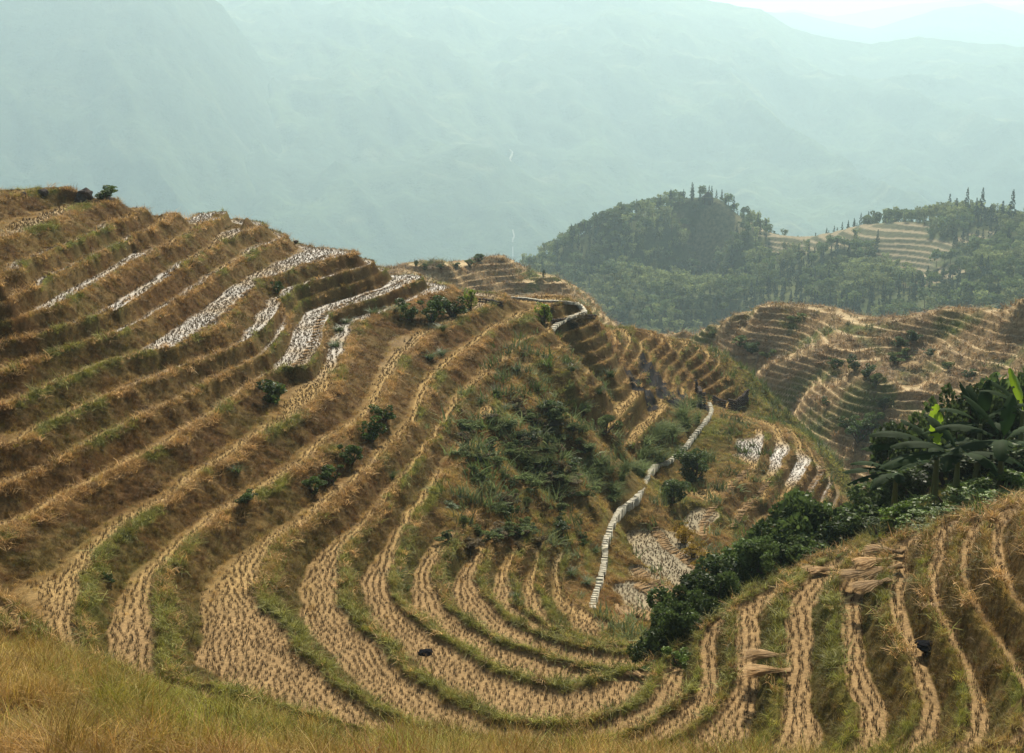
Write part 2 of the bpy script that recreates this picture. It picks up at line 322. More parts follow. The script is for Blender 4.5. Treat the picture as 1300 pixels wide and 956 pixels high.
n1 = fbm(X/9, Y/9, 3, 62); n2 = fbm(X/2.2, Y/2.2, 3, 72)
gm = smooth(0.0, 0.5, n1+0.3*n2)
basem = mix(mix(c3(.30, .205, .10)+0*X[..., None], c3(.12, .13, .035), gm), c3(.46, .35, .20)*(1+.3*n2[..., None]), np.clip(treadm*1.1, 0, 1))
bundm = np.exp(-((fm-0.07)/0.07)**2)*ampm
basem = mix(basem, c3(.44, .31, .17), 0.6*bundm)
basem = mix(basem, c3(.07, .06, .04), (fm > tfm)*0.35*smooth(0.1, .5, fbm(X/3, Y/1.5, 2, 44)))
mid.Z = Zm
midhill = grid_mesh('terraced_valley_hills', X, Y, Zm, {'base': basem, 'gloss': 0*X})
midhill['kind'] = 'structure'
mid.green, mid.tread, mid.f, mid.tf = gm, treadm, fm, tfm

# ---- the forested hill
far_pts = []
def fp(u, v, D):
    """ground point at distance D seen at (u, v)"""
    dy = (478-v)*math.sin(TH)+FPX*math.cos(TH); dz = (478-v)*math.cos(TH)-FPX*math.sin(TH); dx = u-650; k = D/math.hypot(dx, dy)
    return (dx*k, dy*k, dz*k)
crest = [(640,368,840),(668,345,840),(700,325,850),(735,302,865),(770,285,880),(830,272,895),(870,264,900),(905,261,895),(950,280,880),(1000,306,860),(1050,297,830),(1100,284,835),(1150,282,850),(1200,276,860),(1250,281,850),(1300,290,830),(1380,290,820)]
far_pts += [fp(*c) for c in crest]
far_pts += [fp(*c) for c in [(700,380,790),(740,400,750),(760,330,830),(800,300,840),(790,345,780),(800,380,735),(835,410,690),(870,322,890),(885,350,872),(890,375,850),(905,400,815),(870,400,790),(870,300,870),(930,305,850),(925,325,835),(960,340,800),(935,410,700),(1000,330,800),(1050,312,800),(1100,300,800),(1050,350,745),(1050,395,670),(1150,310,790),(1170,345,750),(1150,400,640),(1100,360,720),(1200,320,770),(1200,345,735),(1200,390,640),(1290,320,740),(1290,370,640),(1350,380,620),(900,450,690),(800,440,690),(1000,430,640),(1200,430,600),(700,430,720)]]
for u, v, D in crest:
    for d, dh in ((25,6),(80,40),(200,130),(400,260)):
        x, y, z = fp(u, v, D); far_pts.append((x*(1+d/D), y*(1+d/D), z-dh))
far_pts += [rp(-12,900,230), rp(-12,700,230), rp(-5,1200,420), rp(-25,800,300), rp(-2,600,190), rp(10,520,185), rp(20,500,160), rp(28,600,130), rp(32,900,150), rp(30,1300,350)]
tps_far = TPS([(x/4, y/4, z) for x, y, z in far_pts])
az_f = np.concatenate([np.linspace(-32, -4, 40, endpoint=False), np.linspace(-4, 23, 520), np.linspace(23, 34, 30)[1:]])
r_f = np.exp(np.linspace(math.log(470), math.log(1400), 520))
far = Sheet(az_f, r_f, lambda x, y: tps_far(x/4, y/4), 200, 200)
X, Y, S = far.X, far.Y, far.S+3.0*fbm(far.X/60, far.Y/60, 3, 17)*smooth(500, 620, far.R)
FPt = lambda u, v, D: fp(u, v, D)[:2]
terr = blob(X, Y, [(*FPt(1000,307,858), 20), (*FPt(1035,300,840), 22), (*FPt(1070,296,832), 20), (*FPt(985,310,845), 14), (*FPt(1050,303,815), 24), (*FPt(1090,298,812), 26), (*FPt(1130,292,815), 24), (*FPt(1010,318,820), 20), (*FPt(1160,320,780), 22), (*FPt(1190,345,735), 20), (*FPt(1180,368,705), 14), (*FPt(1205,352,725), 14), (*FPt(1150,338,755), 15), (*FPt(1235,312,790), 12)])
terr = smooth(.3, .6, terr)
Zf, levf, ff = terrace(S, 2.0, 0.5+0*S, 0.2, terr)
far.Z = Zf; far.terr = terr
nf = fbm(X/25, Y/25, 3, 91); nf2 = fbm(X/6, Y/6, 2, 92)
bare = smooth(.25, .5, blob(X, Y, [(*FPt(925,272,880), 16), (*FPt(960,290,870), 15), (*FPt(975,298,868), 12), (*FPt(905,270,885), 14), (*FPt(930,280,875), 16), (*FPt(945,290,865), 13), (*FPt(860,275,890), 10), (*FPt(1120,285,835), 12)]))
far.bare = bare
cf = mix(c3(.05, .065, .022)+0*X[..., None], c3(.09, .10, .035), smooth(-.3, .4, nf))
cf = mix(cf, c3(.17, .15, .07), bare)
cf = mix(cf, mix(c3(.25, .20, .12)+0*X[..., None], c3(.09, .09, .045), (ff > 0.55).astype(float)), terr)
farhill = grid_mesh('forested_hill', X, Y, Zf, {'base': cf, 'gloss': 0*X}); farhill['kind'] = 'structure'

# ---- mountains behind, three ranges
def mountain(name, D0, z0, D1, tops, az0, az1, naz, nr, seed, amp_, col):
    az = np.radians(np.linspace(az0, az1, naz)); t = np.linspace(0, 1.5, nr)
    A, T = np.meshgrid(az, t)
    u = 650+FPX*np.tan(A)/math.cos(TH)*0.985
    tu = np.array([p[0] for p in tops], float); tv = np.array([p[1] for p in tops], float)
    zt = (40-np.interp(u, tu, tv))/FPX*D1
    R = D0+(D1-D0)*T; x = R*np.sin(A); y = R*np.cos(A)
    up_ = np.clip(T, 0, 1); dn = np.clip(T-1, 0, 1)
    k = D1/5200.0
    rid = (1-np.abs(fbm(x/(900*k)+0.4*T, y/(1500*k), 5, seed, 0.55))*2.2)
    rid2 = (1-np.abs(fbm((x+0.5*y)/(330*k), y/(700*k), 4, seed+5, 0.5))*2.0)
    z = z0+(zt-z0)*(up_**0.9)-dn*700*k+amp_*(rid+0.35*rid2-1.0)*np.sin(np.clip(T, 0.02, 1)*math.pi)**0.8
    z += amp_*0.05*fbm(x/(60*k), y/(60*k), 3, seed+9)*np.minimum(1, 0.3+T)
    cc = mix(c3(*col[0])+0*x[..., None], c3(*col[1]), smooth(-.2, .35, fbm(x/(260*k), y/(400*k), 4, seed+11)))
    cc = mix(cc, c3(*col[2]), 0.6*smooth(.25, .5, fbm(x/(240*k), y/(110*k), 3, seed+21)))
    o = grid_mesh(name, x, y, z, {'base': cc, 'gloss': 0*x}); o['kind'] = 'structure'
    return o, x, y, z, R, A
MC = [(.035, .055, .025), (.07, .10, .035), (.17, .17, .07)]
mo = mountain('mountain_slope', 2700, -730, 6400, [(-300,-60),(0,-55),(500,-55),(700,-45),(800,-30),(880,0),(930,10),(960,13),(1000,36),(1050,48),(1100,54),(1160,45),(1220,52),(1300,57),(1500,80)], -27, 27, 900, 420, 101, 135, MC)
mo2 = mountain('shaded_mountain', 2600, -930, 4500, [(-400,-60),(0,-60),(200,-60),(290,10),(360,110),(450,210),(540,300),(620,360),(750,420),(1500,600)], -28, 6, 420, 220, 131, 80, [(.028, .045, .022), (.05, .07, .028), (.08, .09, .04)])
mo3 = mountain('distant_range', 7000, -400, 9000, [(600,40),(760,-5),(860,5),(930,14),(1010,18),(1060,30),(1100,36),(1180,12),(1240,6),(1300,24),(1500,30)], -2, 26, 300, 60, 151, 120, [(.05, .08, .045)]*3)
mo4 = mountain('farthest_range', 11500, -400, 13500, [(600,60),(900,30),(960,20),(1000,14),(1050,22),(1130,10),(1220,2),(1270,10),(1300,6),(1500,20)], -2, 26, 300, 60, 171, 120, [(.05, .08, .045)]*3)
# pale road down the mountain side
def mtn_hit(u, v):
    o, x, y, z, R, A = mo; a = math.atan((u-650)/((478-v)*math.sin(TH)+FPX*math.cos(TH)))
    j = int(np.argmin(np.abs(A[0]-a))); el = ((478-v)*math.cos(TH)-FPX*math.sin(TH))/math.hypot(u-650, (478-v)*math.sin(TH)+FPX*math.cos(TH))
    w = np.nonzero(z[:, j] >= el*R[:, j])[0]; i = w[0] if len(w) else 0
    return Vector((x[i, j], y[i, j], z[i, j]))
def ribbon(name, pts, w, mat, lift=0.05, thick=0.1):
    bm = bmesh.new(); rows = []
    for i, p in enumerate(pts):
        d = (pts[min(i+1, len(pts)-1)]-pts[max(i-1, 0)]); s = Vector((d.y, -d.x, 0)).normalized()*(w[i] if hasattr(w, '__len__') else w)*0.5
        up_ = Vector((0, 0, lift)); dn = Vector((0, 0, thick))
        rows.append([bm.verts.new(p+up_-s), bm.verts.new(p+up_+s), bm.verts.new(p+up_+s-dn), bm.verts.new(p+up_-s-dn)])
    for a, b in zip(rows[:-1], rows[1:]):
        for k in range(4): bm.faces.new((a[k], a[(k+1) % 4], b[(k+1) % 4], b[k]))
    bm.faces.new(rows[0]); bm.faces.new(rows[-1][::-1])
    me = bpy.data.meshes.new(name); bm.to_mesh(me); bm.free(); me.materials.append(mat)
    o = bpy.data.objects.new(name, me); COL.objects.link(o); return o
# ================================================================== plants, straw, stone
def leaf_mat(name, col=None, trans=0.35, var=0.35, attr=None, rough=0.6, spec=.2):
    """thin leaf: diffuse plus light let through; colour from the plant or from an attribute of the scatter"""
    m = bpy.data.materials.new(name); m.use_nodes = True; nt = m.node_tree; N = nt.nodes; L = nt.links
    b = N['Principled BSDF']; out = N['Material Output']; b.inputs['Roughness'].default_value = rough; b.inputs['Specular IOR Level'].default_value = spec
    oi = N.new('ShaderNodeObjectInfo'); mr = N.new('ShaderNodeMapRange'); mr.inputs['To Min'].default_value = 1-var; mr.inputs['To Max'].default_value = 1+var
    at2 = N.new('ShaderNodeAttribute'); at2.attribute_name = 'shade'
    ad = N.new('ShaderNodeMath'); ad.operation = 'MULTIPLY'
    L.new(oi.outputs['Random'], mr.inputs['Value']); L.new(mr.outputs[0], ad.inputs[0]); L.new(at2.outputs['Fac'], ad.inputs[1])
    if attr:
        a = N.new('ShaderNodeAttribute'); a.attribute_type = 'INSTANCER'; a.attribute_name = attr; src = a.outputs['Color']
    else:
        rgb = N.new('ShaderNodeRGB'); rgb.outputs[0].default_value = (*col, 1); src = rgb.outputs[0]
    sc = N.new('ShaderNodeVectorMath'); sc.operation = 'SCALE'; L.new(src, sc.inputs[0]); L.new(ad.outputs[0], sc.inputs['Scale'])
    L.new(sc.outputs[0], b.inputs['Base Color'])
    t = N.new('ShaderNodeBsdfTranslucent'); L.new(sc.outputs[0], t.inputs['Color']); mx = N.new('ShaderNodeMixShader'); mx.inputs[0].default_value = trans
    L.new(b.outputs[0], mx.inputs[1]); L.new(t.outputs[0], mx.inputs[2]); L.new(mx.outputs[0], out.inputs['Surface'])
    return m
def mesh_from(name, V, F, mats, midx=None, shade=None):
    """V (n,3); F (m,4) quads or (m,3)"""
    me = bpy.data.meshes.new(name); V = np.asarray(V, np.float32); F = np.asarray(F, np.int32)
    me.vertices.add(len(V)); me.vertices.foreach_set('co', V.ravel()); k = F.shape[1]
    me.loops.add(F.size); me.loops.foreach_set('vertex_index', F.ravel())
    me.polygons.add(len(F)); me.polygons.foreach_set('loop_start', (np.arange(len(F))*k).astype(np.int32))
    for m in mats: me.materials.append(m)
    if midx is not None: me.polygons.foreach_set('material_index', np.asarray(midx, np.int32))
    me.update(calc_edges=True)
    at = me.attributes.new('shade', 'FLOAT', 'POINT'); at.data.foreach_set('value', (np.ones(len(V)) if shade is None else np.asarray(shade)).astype(np.float32))
    return me
def blades(n, h, w, spread, droop, seed, segs=3, base=0.06, hv=0.35, lean=0.3):
    """a clump of bent grass blades"""
    r = np.random.default_rng(seed); V = []; F = []; Sh = []
    for i in range(n):
        a = r.uniform(0, 2*math.pi); b = r.uniform(0, 2*math.pi); o = np.array([math.cos(b), math.sin(b), 0])*base*math.sqrt(r.random())*4
        d = np.array([math.cos(a), math.sin(a), 0]); side = np.array([-d[1], d[0], 0]); H = h*(1+hv*r.normal()); H = max(H, h*0.3)
        le = lean*r.random()+0.05; dr_ = droop*r.uniform(0.5, 1.3); ww = w*r.uniform(.7, 1.3); k = len(V); sh = r.uniform(.6, 1.35)
        for s in range(segs+1):
            t = s/segs; p = o+d*(le*t+dr_*t*t)*H*spread+np.array([0, 0, H*(t-0.45*dr_*t*t)])
            hw = ww*(1-t*0.8)/2; V.append(p-side*hw); V.append(p+side*hw); Sh += [sh*(0.9+0.2*t)]*2
        for s in range(segs): F.append((k+2*s, k+2*s+1, k+2*s+3, k+2*s+2))
    return np.array(V), np.array(F), np.array(Sh)
def scatter(name, pts, rot, scl, tint, protos, label=None):
    """one object: thousands of clumps set on the points by a geometry node tree"""
    me = bpy.data.meshes.new(name); n = len(pts); me.vertices.add(n); me.vertices.foreach_set('co', np.asarray(pts, np.float32).ravel())
    a = me.attributes.new('rot', 'FLOAT_VECTOR', 'POINT'); a.data.foreach_set('vector', np.asarray(rot, np.float32).ravel())
    a = me.attributes.new('scl', 'FLOAT', 'POINT'); a.data.foreach_set('value', np.asarray(scl, np.float32))
    a = me.attributes.new('idx', 'INT', 'POINT'); a.data.foreach_set('value', rng.integers(0, len(protos), n).astype(np.int32))
    c = np.ones((n, 4), np.float32); c[:, :3] = tint
    a = me.attributes.new('tint', 'FLOAT_COLOR', 'POINT'); a.data.foreach_set('color', c.ravel())
    ob = bpy.data.objects.new(name, me); COL.objects.link(ob)
    ng = bpy.data.node_groups.new(name+'_nodes', 'GeometryNodeTree'); ng.interface.new_socket('Geometry', in_out='INPUT', socket_type='NodeSocketGeometry'); ng.interface.new_socket('Geometry', in_out='OUTPUT', socket_type='NodeSocketGeometry')
    N = ng.nodes; L = ng.links; gi = N.new('NodeGroupInput'); go = N.new('NodeGroupOutput'); ip = N.new('GeometryNodeInstanceOnPoints')
    jn = N.new('GeometryNodeJoinGeometry')
    for p in protos:
        oi = N.new('GeometryNodeObjectInfo'); oi.inputs['Object'].default_value = p; oi.inputs['As Instance'].default_value = True; L.new(oi.outputs['Geometry'], jn.inputs[0])
    def at(nm, dt):
        x = N.new('GeometryNodeInputNamedAttribute'); x.data_type = dt; x.inputs['Name'].default_value = nm; return x.outputs['Attribute']
    L.new(gi.outputs[0], ip.inputs['Points']); L.new(jn.outputs[0], ip.inputs['Instance']); ip.inputs['Pick Instance'].default_value = True
    L.new(at('idx', 'INT'), ip.inputs['Instance Index']); L.new(at('rot', 'FLOAT_VECTOR'), ip.inputs['Rotation']); L.new(at('scl', 'FLOAT'), ip.inputs['Scale'])
    L.new(ip.outputs[0], go.inputs[0]); md = ob.modifiers.new('scatter', 'NODES'); md.node_group = ng
    ob['kind'] = 'stuff'; return ob
def proto(name, me): return bpy.data.objects.new(name, me)   # never linked: only the scatters use it
GM = leaf_mat('dry_grass_blades', attr='tint', trans=0.28, var=0.3)
def grass_protos(tag_, specs):
    out = []
    for i, a in enumerate(specs):
        V, F, Sh = blades(*a); out.append(proto(tag_, mesh_from(tag_, V, F, [GM], shade=Sh)))
    return out
# n, h, w, spread, droop, seed, segs, base
fine_p = grass_protos('grass_tuft', [(70, .34, .009, 1.0, .8, s, 4, .07) for s in (1, 2, 3)]+[(60, .5, .010, .9, .6, 4, 4, .06)])
near_p = grass_protos('grass_tuft', [(34, .36, .020, 1.1, .9, s, 3, .07) for s in (11, 12, 13)]+[(30, .5, .020, .9, .7, 14, 3, .06)])
mid_p = grass_protos('grass_tuft', [(22, .42, .042, 1.1, .9, s, 2, .09) for s in (21, 22, 23)])
wide_p = grass_protos('grass_tuft', [(14, .55, .09, 1.2, .9, s, 2, .13) for s in (31, 32, 33)])
stub_p = grass_protos('rice_stub', [(14, .115, .018, .6, .15, s, 1, .018) for s in (41, 42, 43)])
stub_far = grass_protos('rice_stub', [(7, .085, .035, .8, .15, s, 1, .02) for s in (44, 45)])
def sample(sh, dens, vis, mult=1.0):
    """random points on a sheet, dens per square metre"""
    area = np.gradient(sh.r)[:, None]*(np.gradient(sh.az)[None, :]*sh.R); lam = dens*area*vis*mult
    k = rng.poisson(np.clip(lam, 0, 6)); i, j = np.nonzero(k); c = k[i, j]; i = np.repeat(i, c); j = np.repeat(j, c)
    ok = (i < len(sh.r)-1) & (j < len(sh.az)-1); i = i[ok]; j = j[ok]; u = rng.random(len(i)); v = rng.random(len(i))
    def g(F): return (F[i, j]*(1-u)+F[i+1, j]*u)*(1-v)+(F[i, j+1]*(1-u)+F[i+1, j+1]*u)*v
    return i, j, g(sh.X), g(sh.Y), g(sh.Z)
def inframe(x, y, z, m=260):
    u, v = pix(x, y, z); return (u > -m) & (u < 1300+m) & (v < 956+m) & (v > -m)
near.vis = near.visible(near.Z, 0.9)
AZD = np.abs(np.degrees(near.A)) < 31
def grass_tint(i, j, x, y):
    g = near.green[i, j]; n = len(i); a = rng.random((n, 1))
    rust = np.array([.25, .11, .022]); straw = np.array([.54, .34, .09]); olive = np.array([.30, .285, .028]); grn = np.array([.12, .18, .02])
    m = np.clip(fbm(x/1.7, y/1.7, 2, 201)*0.9+0.45+rng.normal(0, .22, n), 0, 1)[:, None]
    t = rust*(1-m)+straw*m
    gg = np.clip(g+rng.normal(0, .25, n), 0, 1)[:, None]; gr = olive*(1-0.45*a)+grn*0.45*a
    t = t*(1-gg)+gr*gg
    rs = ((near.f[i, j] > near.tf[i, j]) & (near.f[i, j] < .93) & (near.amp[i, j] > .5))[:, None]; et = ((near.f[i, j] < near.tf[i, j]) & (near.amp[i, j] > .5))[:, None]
    t = np.where(rs, t*np.array([.50, .47, .42]), np.where(et & (gg < .5), t*.55+straw*.42, t))  # riser grass: browner, and darkened so that its shade sits in the tint
    return t*rng.uniform(.75, 1.3, (n, 1))
def put_grass(name, mask, dens, protos, s0, s1, sink=0.03):
    i, j, x, y, z = sample(near, dens, near.vis*AZD*mask)
    ok = inframe(x, y, z); i, j, x, y, z = i[ok], j[ok], x[ok], y[ok], z[ok]; n = len(i)
    # blades hang down the slope
    sx = np.zeros(n); rot = np.stack([rng.normal(0, .25, n), rng.normal(0, .25, n), rng.uniform(0, 6.28, n)], 1)
    gyy = (near.Z[np.minimum(i+2, len(near.r)-1), j]-near.Z[np.maximum(i-2, 0), j])/(near.r[np.minimum(i+2, len(near.r)-1)]-near.r[np.maximum(i-2, 0)])
    rot[:, 0] += np.clip(gyy, -1, 1)*0.35
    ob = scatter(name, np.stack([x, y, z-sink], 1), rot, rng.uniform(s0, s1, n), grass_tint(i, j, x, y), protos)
    print('scatter', name, n); return ob
cover = np.clip(1-1.0*near.stub-.7*smooth(.3,.8,ffm)*(near.f < near.tf)-.95*smooth(.45, .8, line_mask(near.X, near.Y, [HP(*p) for p in path_px], .6))-0.9*smooth(.35, .6, burnt), 0, 1)
cover = np.where((near.f < near.tf) & (near.f > .14) & (near.amp > .5), .3, 1)*cover
cover = cover*(0.35+0.65*smooth(-.35, .1, fbm(near.X/1.1, near.Y/1.1, 2, 205)))
R_ = near.R
LEFTM = 1-smooth(-14, -9, np.degrees(near.A))*smooth(22, 25, R_)
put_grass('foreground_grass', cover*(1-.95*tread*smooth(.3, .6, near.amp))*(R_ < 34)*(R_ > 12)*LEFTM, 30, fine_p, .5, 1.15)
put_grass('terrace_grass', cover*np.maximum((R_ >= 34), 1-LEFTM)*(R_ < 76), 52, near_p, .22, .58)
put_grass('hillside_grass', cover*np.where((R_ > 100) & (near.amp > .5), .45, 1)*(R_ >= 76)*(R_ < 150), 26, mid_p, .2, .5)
# hanging straw at the outer edge of each terrace
edge = np.exp(-((near.f-0.03)/0.05)**2)+np.exp(-((near.f-0.97)/0.04)**2); edge = edge*near.amp
i, j, x, y, z = sample(near, 9, near.vis*AZD*edge*2.2*(R_ > 40)*(R_ < 150)*np.where(R_ < 76, 1.2, .7)); ok = inframe(x, y, z); i, j, x, y, z = i[ok], j[ok], x[ok], y[ok], z[ok]; n = len(i)
tt = np.array([.54, .33, .12])*rng.uniform(.55, 1.25, (n, 1)); gmask = (np.clip(near.green[i, j], 0, 1) > rng.uniform(.3, 1.1, n))[:, None]
tt = np.where(gmask, np.array([.26, .25, .05])*rng.uniform(.6, 1.2, (n, 1)), tt)
scatter('bund_grass', np.stack([x, y, z-.02], 1), np.stack([rng.normal(0, .3, n), rng.normal(0, .3, n), rng.uniform(0, 6.28, n)], 1), rng.uniform(.4, .8, n), tt, mid_p); print('bund', n)
# ---- scrub on the rough slopes that carry no terraces
rough_m = (1-ffm)*np.clip(1.0*ravine+0.8*flank+0.9*rib+0.8*bank, 0, 1)*(1-smooth(.15, .5, pathm))*smooth(-.25, .25, fbm(near.X/2.2, near.Y/2.2, 3, 207)+.12)
scrub_p = grass_protos('scrub_tuft', [(26, .55, .075, .9, .5, s, 2, .12, .35, .6) for s in (51, 52, 53)])
i, j, x, y, z = sample(near, 2.0, near.vis*AZD*rough_m*(R_ > 45)*(R_ < 150)); ok = inframe(x, y, z); i, j, x, y, z = i[ok], j[ok], x[ok], y[ok], z[ok]; n = len(i)
a = np.clip(fbm(x/2.5, y/2.5, 2, 209)+.45+rng.normal(0, .25, n), 0, 1)[:, None]
tt = (np.array([.20, .23, .10])*(1-a)+np.array([.11, .16, .035])*a)*rng.uniform(.6, 1.3, (n, 1))
scatter('slope_scrub', np.stack([x, y, z-.05], 1), np.stack([rng.normal(0, .3, n), rng.normal(0, .3, n), rng.uniform(0, 6.28, n)], 1), rng.uniform(.5, 1.3, n), tt, scrub_p); print('scrub', n)
# ---- rice stubble, in rows that follow the terraces
def stubble(name, sh_mask, dens, rows, along, protos, s):
    i, j, x, y, z = sample(near, dens, near.vis*AZD*sh_mask); ok = inframe(x, y, z); i, j, x, y = i[ok], j[ok], x[ok], y[ok]
    Sg = near.S+0.0
    gy_, gx_ = GRY[i, j], GRX[i, j]; g2 = gx_**2+gy_**2; g = np.sqrt(g2)+1e-5
    fl = near.f[i, j]; wd = RISE/np.maximum(g, .02)
    nrow = np.clip(np.round(wd/rows), 2, 60); ft = (np.round(fl*nrow-.5)+.5)/nrow
    d = (ft-fl)*RISE/np.maximum(g, .02); ok = np.abs(d) < rows*0.8
    nx, ny = gx_/g, gy_/g; x2 = x+nx*d+rng.normal(0, .014, len(x)); y2 = y+ny*d+rng.normal(0, .014, len(x))
    x2, y2, nx, ny = x2[ok], y2[ok], nx[ok], ny[ok]
    # keep one tuft per cell, so that they stand apart along the row
    keep = []; cell = {}
    gx0 = x2/along; gy0 = y2/along
    for k in range(len(x2)):
        cx, cy_ = int(math.floor(gx0[k])), int(math.floor(gy0[k])); bad = False
        for a in (-1, 0, 1):
            for b in (-1, 0, 1):
                q = cell.get((cx+a, cy_+b))
                if q is not None and (q[0]-gx0[k])**2+(q[1]-gy0[k])**2 < 0.9: bad = True; break
            if bad: break
        if not bad: cell[(cx, cy_)] = (gx0[k], gy0[k]); keep.append(k)
    x2, y2 = x2[keep], y2[keep]; z2 = near.at(near.Z, x2, y2); n = len(x2)
    t = np.array([.115, .075, .038])*rng.uniform(.6, 1.2, (n, 1))
    ob = scatter(name, np.stack([x2, y2, z2-.01], 1), np.stack([rng.normal(0, .1, n), rng.normal(0, .1, n), rng.uniform(0, 6.28, n)], 1), rng.uniform(s*.8, s*1.2, n), t, protos)
    print('stubble', name, n); return ob
dSr = np.gradient(near.S, axis=0)/np.gradient(near.r)[:, None]; dSa = np.gradient(near.S, axis=1)/(np.gradient(near.az)[None, :]*near.R)
GRX = dSr*np.sin(near.A)+dSa*np.cos(near.A); GRY = dSr*np.cos(near.A)-dSa*np.sin(near.A)
sm = smooth(.5, .9, near.stub)*(1-smooth(.3, .5, burnt))
stubble('rice_stubble', sm*(R_ < 72)*(R_ > 20), 110, .26, .21, stub_p, 1.05)
stubble('distant_rice_stubble', sm*(R_ >= 72)*(R_ < 140), 75, .33, .2, stub_far, 1.15)
# ---- clumps on the hills across the valley
mid.vis = mid.visible(mid.Z, 1.2)
i, j, x, y, z = sample(mid, 1.5, mid.vis*(mid.R < 300)*np.clip(1-.95*mid.tread, 0, 1)); ok = inframe(x, y, z); i, j, x, y, z = i[ok], j[ok], x[ok], y[ok], z[ok]; n = len(i)
gg = np.clip(mid.green[i, j]+rng.normal(0, .25, n), 0, 1)[:, None]
tt = (np.array([.27, .165, .07])*(1-gg)+np.array([.13, .15, .04])*gg)*rng.uniform(.6, 1.35, (n, 1))
scatter('valley_grass', np.stack([x, y, z-.05], 1), np.stack([rng.normal(0, .2, n), rng.normal(0, .2, n), rng.uniform(0, 6.28, n)], 1), rng.uniform(.6, 1.3, n), tt, wide_p); print('valley', n)

# ---- woody plants
def leafy(name, mats, size, n, leaf, seed, lobes=7, flat=1.0, stem=True, aspect=1.6, gaps=0.2, core=1.0):
    """leaves on an uneven set of lobes, and forked stems under them; returns (foliage, stem) meshes, 1 m wide and high times size"""
    r = np.random.default_rng(seed); W, H = size
    C = []; 
    for k in range(lobes):
        a = r.uniform(0, 6.28); q = r.uniform(.08, .42)*W; hh = r.uniform(.22, .85)*H
        C.append((q*math.cos(a), q*math.sin(a), hh, r.uniform(.08, .24)*W, r.uniform(.07, .22)*H*flat))
    C.append((.1*r.normal()*W, .1*r.normal()*W, .72*H*core, .2*W*core, .24*H*core)); C.append((0, 0, .33*H*core, .34*W*core, .28*H*core))
    C = np.array(C); pr = C[:, 3]**2*C[:, 4]; ci = r.choice(len(C), n, p=pr**.6/(pr**.6).sum())
    d = r.normal(size=(n, 3)); d /= np.linalg.norm(d, axis=1)[:, None]; rad = r.uniform(.55, 1.08, n)**0.6
    p = C[ci, :3]+d*rad[:, None]*C[ci][:, [3, 3, 4]]
    keep = (fbm(p[:, 0]*2.2/W+seed, p[:, 2]*2.2/H+p[:, 1]*1.7/W, 2, 11) > -gaps) & (p[:, 2] > 0.02*H); p = p[keep]; d = d[keep]; n = len(p)
    t = r.normal(size=(n, 3))+d*0.8; t[:, 2] -= .3; t /= np.linalg.norm(t, axis=1)[:, None]; s_ = np.cross(t, r.normal(size=(n, 3))); s_ /= np.linalg.norm(s_, axis=1)[:, None]
    L_ = (leaf*r.uniform(.6, 1.4, n))[:, None]; w_ = L_/aspect/2
    V = np.stack([p-t*L_*.5, p+s_*w_, p+t*L_*.5, p-s_*w_], 1).reshape(-1, 3); F = np.arange(4*n).reshape(-1, 4)
    sh = np.repeat(r.uniform(.6, 1.4, n)*(0.9+.25*np.sin(3*ci[keep])), 4)
    fol = mesh_from(name+'_foliage', V, F, [mats[0]], shade=sh)
    if not stem: return fol, None
    SV = []; SF = []
    for k in range(min(7, len(C))):
        a = np.array([0, 0, -.15*H]); b = C[k, :3]*np.array([.9, .9, .95]); m_ = (a+b)/2+np.array([r.normal()*.04*W, r.normal()*.04*W, .06*H]); rr = .018*W+.01
        for (p0, p1, r0, r1) in ((a, m_, rr*1.6, rr), (m_, b, rr, rr*.3)):
            ax = (p1-p0)/np.linalg.norm(p1-p0); s1 = np.cross(ax, [0.3, 1, 0.1]); s1 /= np.linalg.norm(s1); s2 = np.cross(ax, s1); b0 = len(SV)
            for (pp, rr_) in ((p0, r0), (p1, r1)):
                for q in range(5): an = q*2*math.pi/5; SV.append(pp+(s1*math.cos(an)+s2*math.sin(an))*rr_)
            for q in range(5): SF.append((b0+q, b0+(q+1) % 5, b0+5+(q+1) % 5, b0+5+q))
    return fol, mesh_from(name+'_stem', np.array(SV), np.array(SF), [mats[1]])
BARK = new_mat('bark', .9, .1)[0]; BARK.node_tree.nodes['Principled BSDF'].inputs['Base Color'].default_value = (.09, .065, .045, 1)
L_dark = leaf_mat('dark_shrub_leaves', (.075, .11, .03), .38, .4, rough=.5, spec=.12)
L_green = leaf_mat('green_shrub_leaves', (.075, .12, .022), .4, .25, rough=.5)
L_weed = leaf_mat('weed_leaves', (.13, .20, .03), .4, .25, rough=.5)
L_grey = leaf_mat('grey_green_leaves', (.14, .18, .06), .35, .3, rough=.7, spec=.05)
L_lime = leaf_mat('lime_leaves', (.20, .27, .03), .5, .15, rough=.5)
L_yel = leaf_mat('yellow_herb_leaves', (.36, .24, .025), .4, .2, rough=.6)
L_brown = leaf_mat('brown_bush_leaves', (.14, .10, .04), .3, .2, rough=.7)
shrub_kinds = {}
def kind(nm, mat, n, leaf, count=3, **kw):
    shrub_kinds[nm] = [leafy(nm, (mat, BARK), (1.0, 1.0), n, leaf, 300+7*k+len(nm), **kw) for k in range(count)]
kind('dark', L_dark, 5200, .06, 4, lobes=13); kind('weed', L_weed, 2600, .07, lobes=12, core=.7, flat=.8); kind('green', L_green, 2200, .075, lobes=10, core=.6); kind('grey', L_grey, 2000, .08, lobes=10, core=.55)
kind('lime', L_lime, 1500, .08); kind('brown', L_brown, 1500, .07, lobes=9, core=.6); kind('yellow', L_yel, 3200, .05, lobes=10, flat=.7)
def reed_mesh(seed, mat, n=110):
    V, F, Sh = blades(n, 1.0, .055, .75, .9, seed, 4, .07, .25, .35); return mesh_from('reed_foliage', V, F, [mat], shade=Sh)
reeds = [reed_mesh(401+k, L_grey) for k in range(3)]+[reed_mesh(411+k, L_green) for k in range(2)]
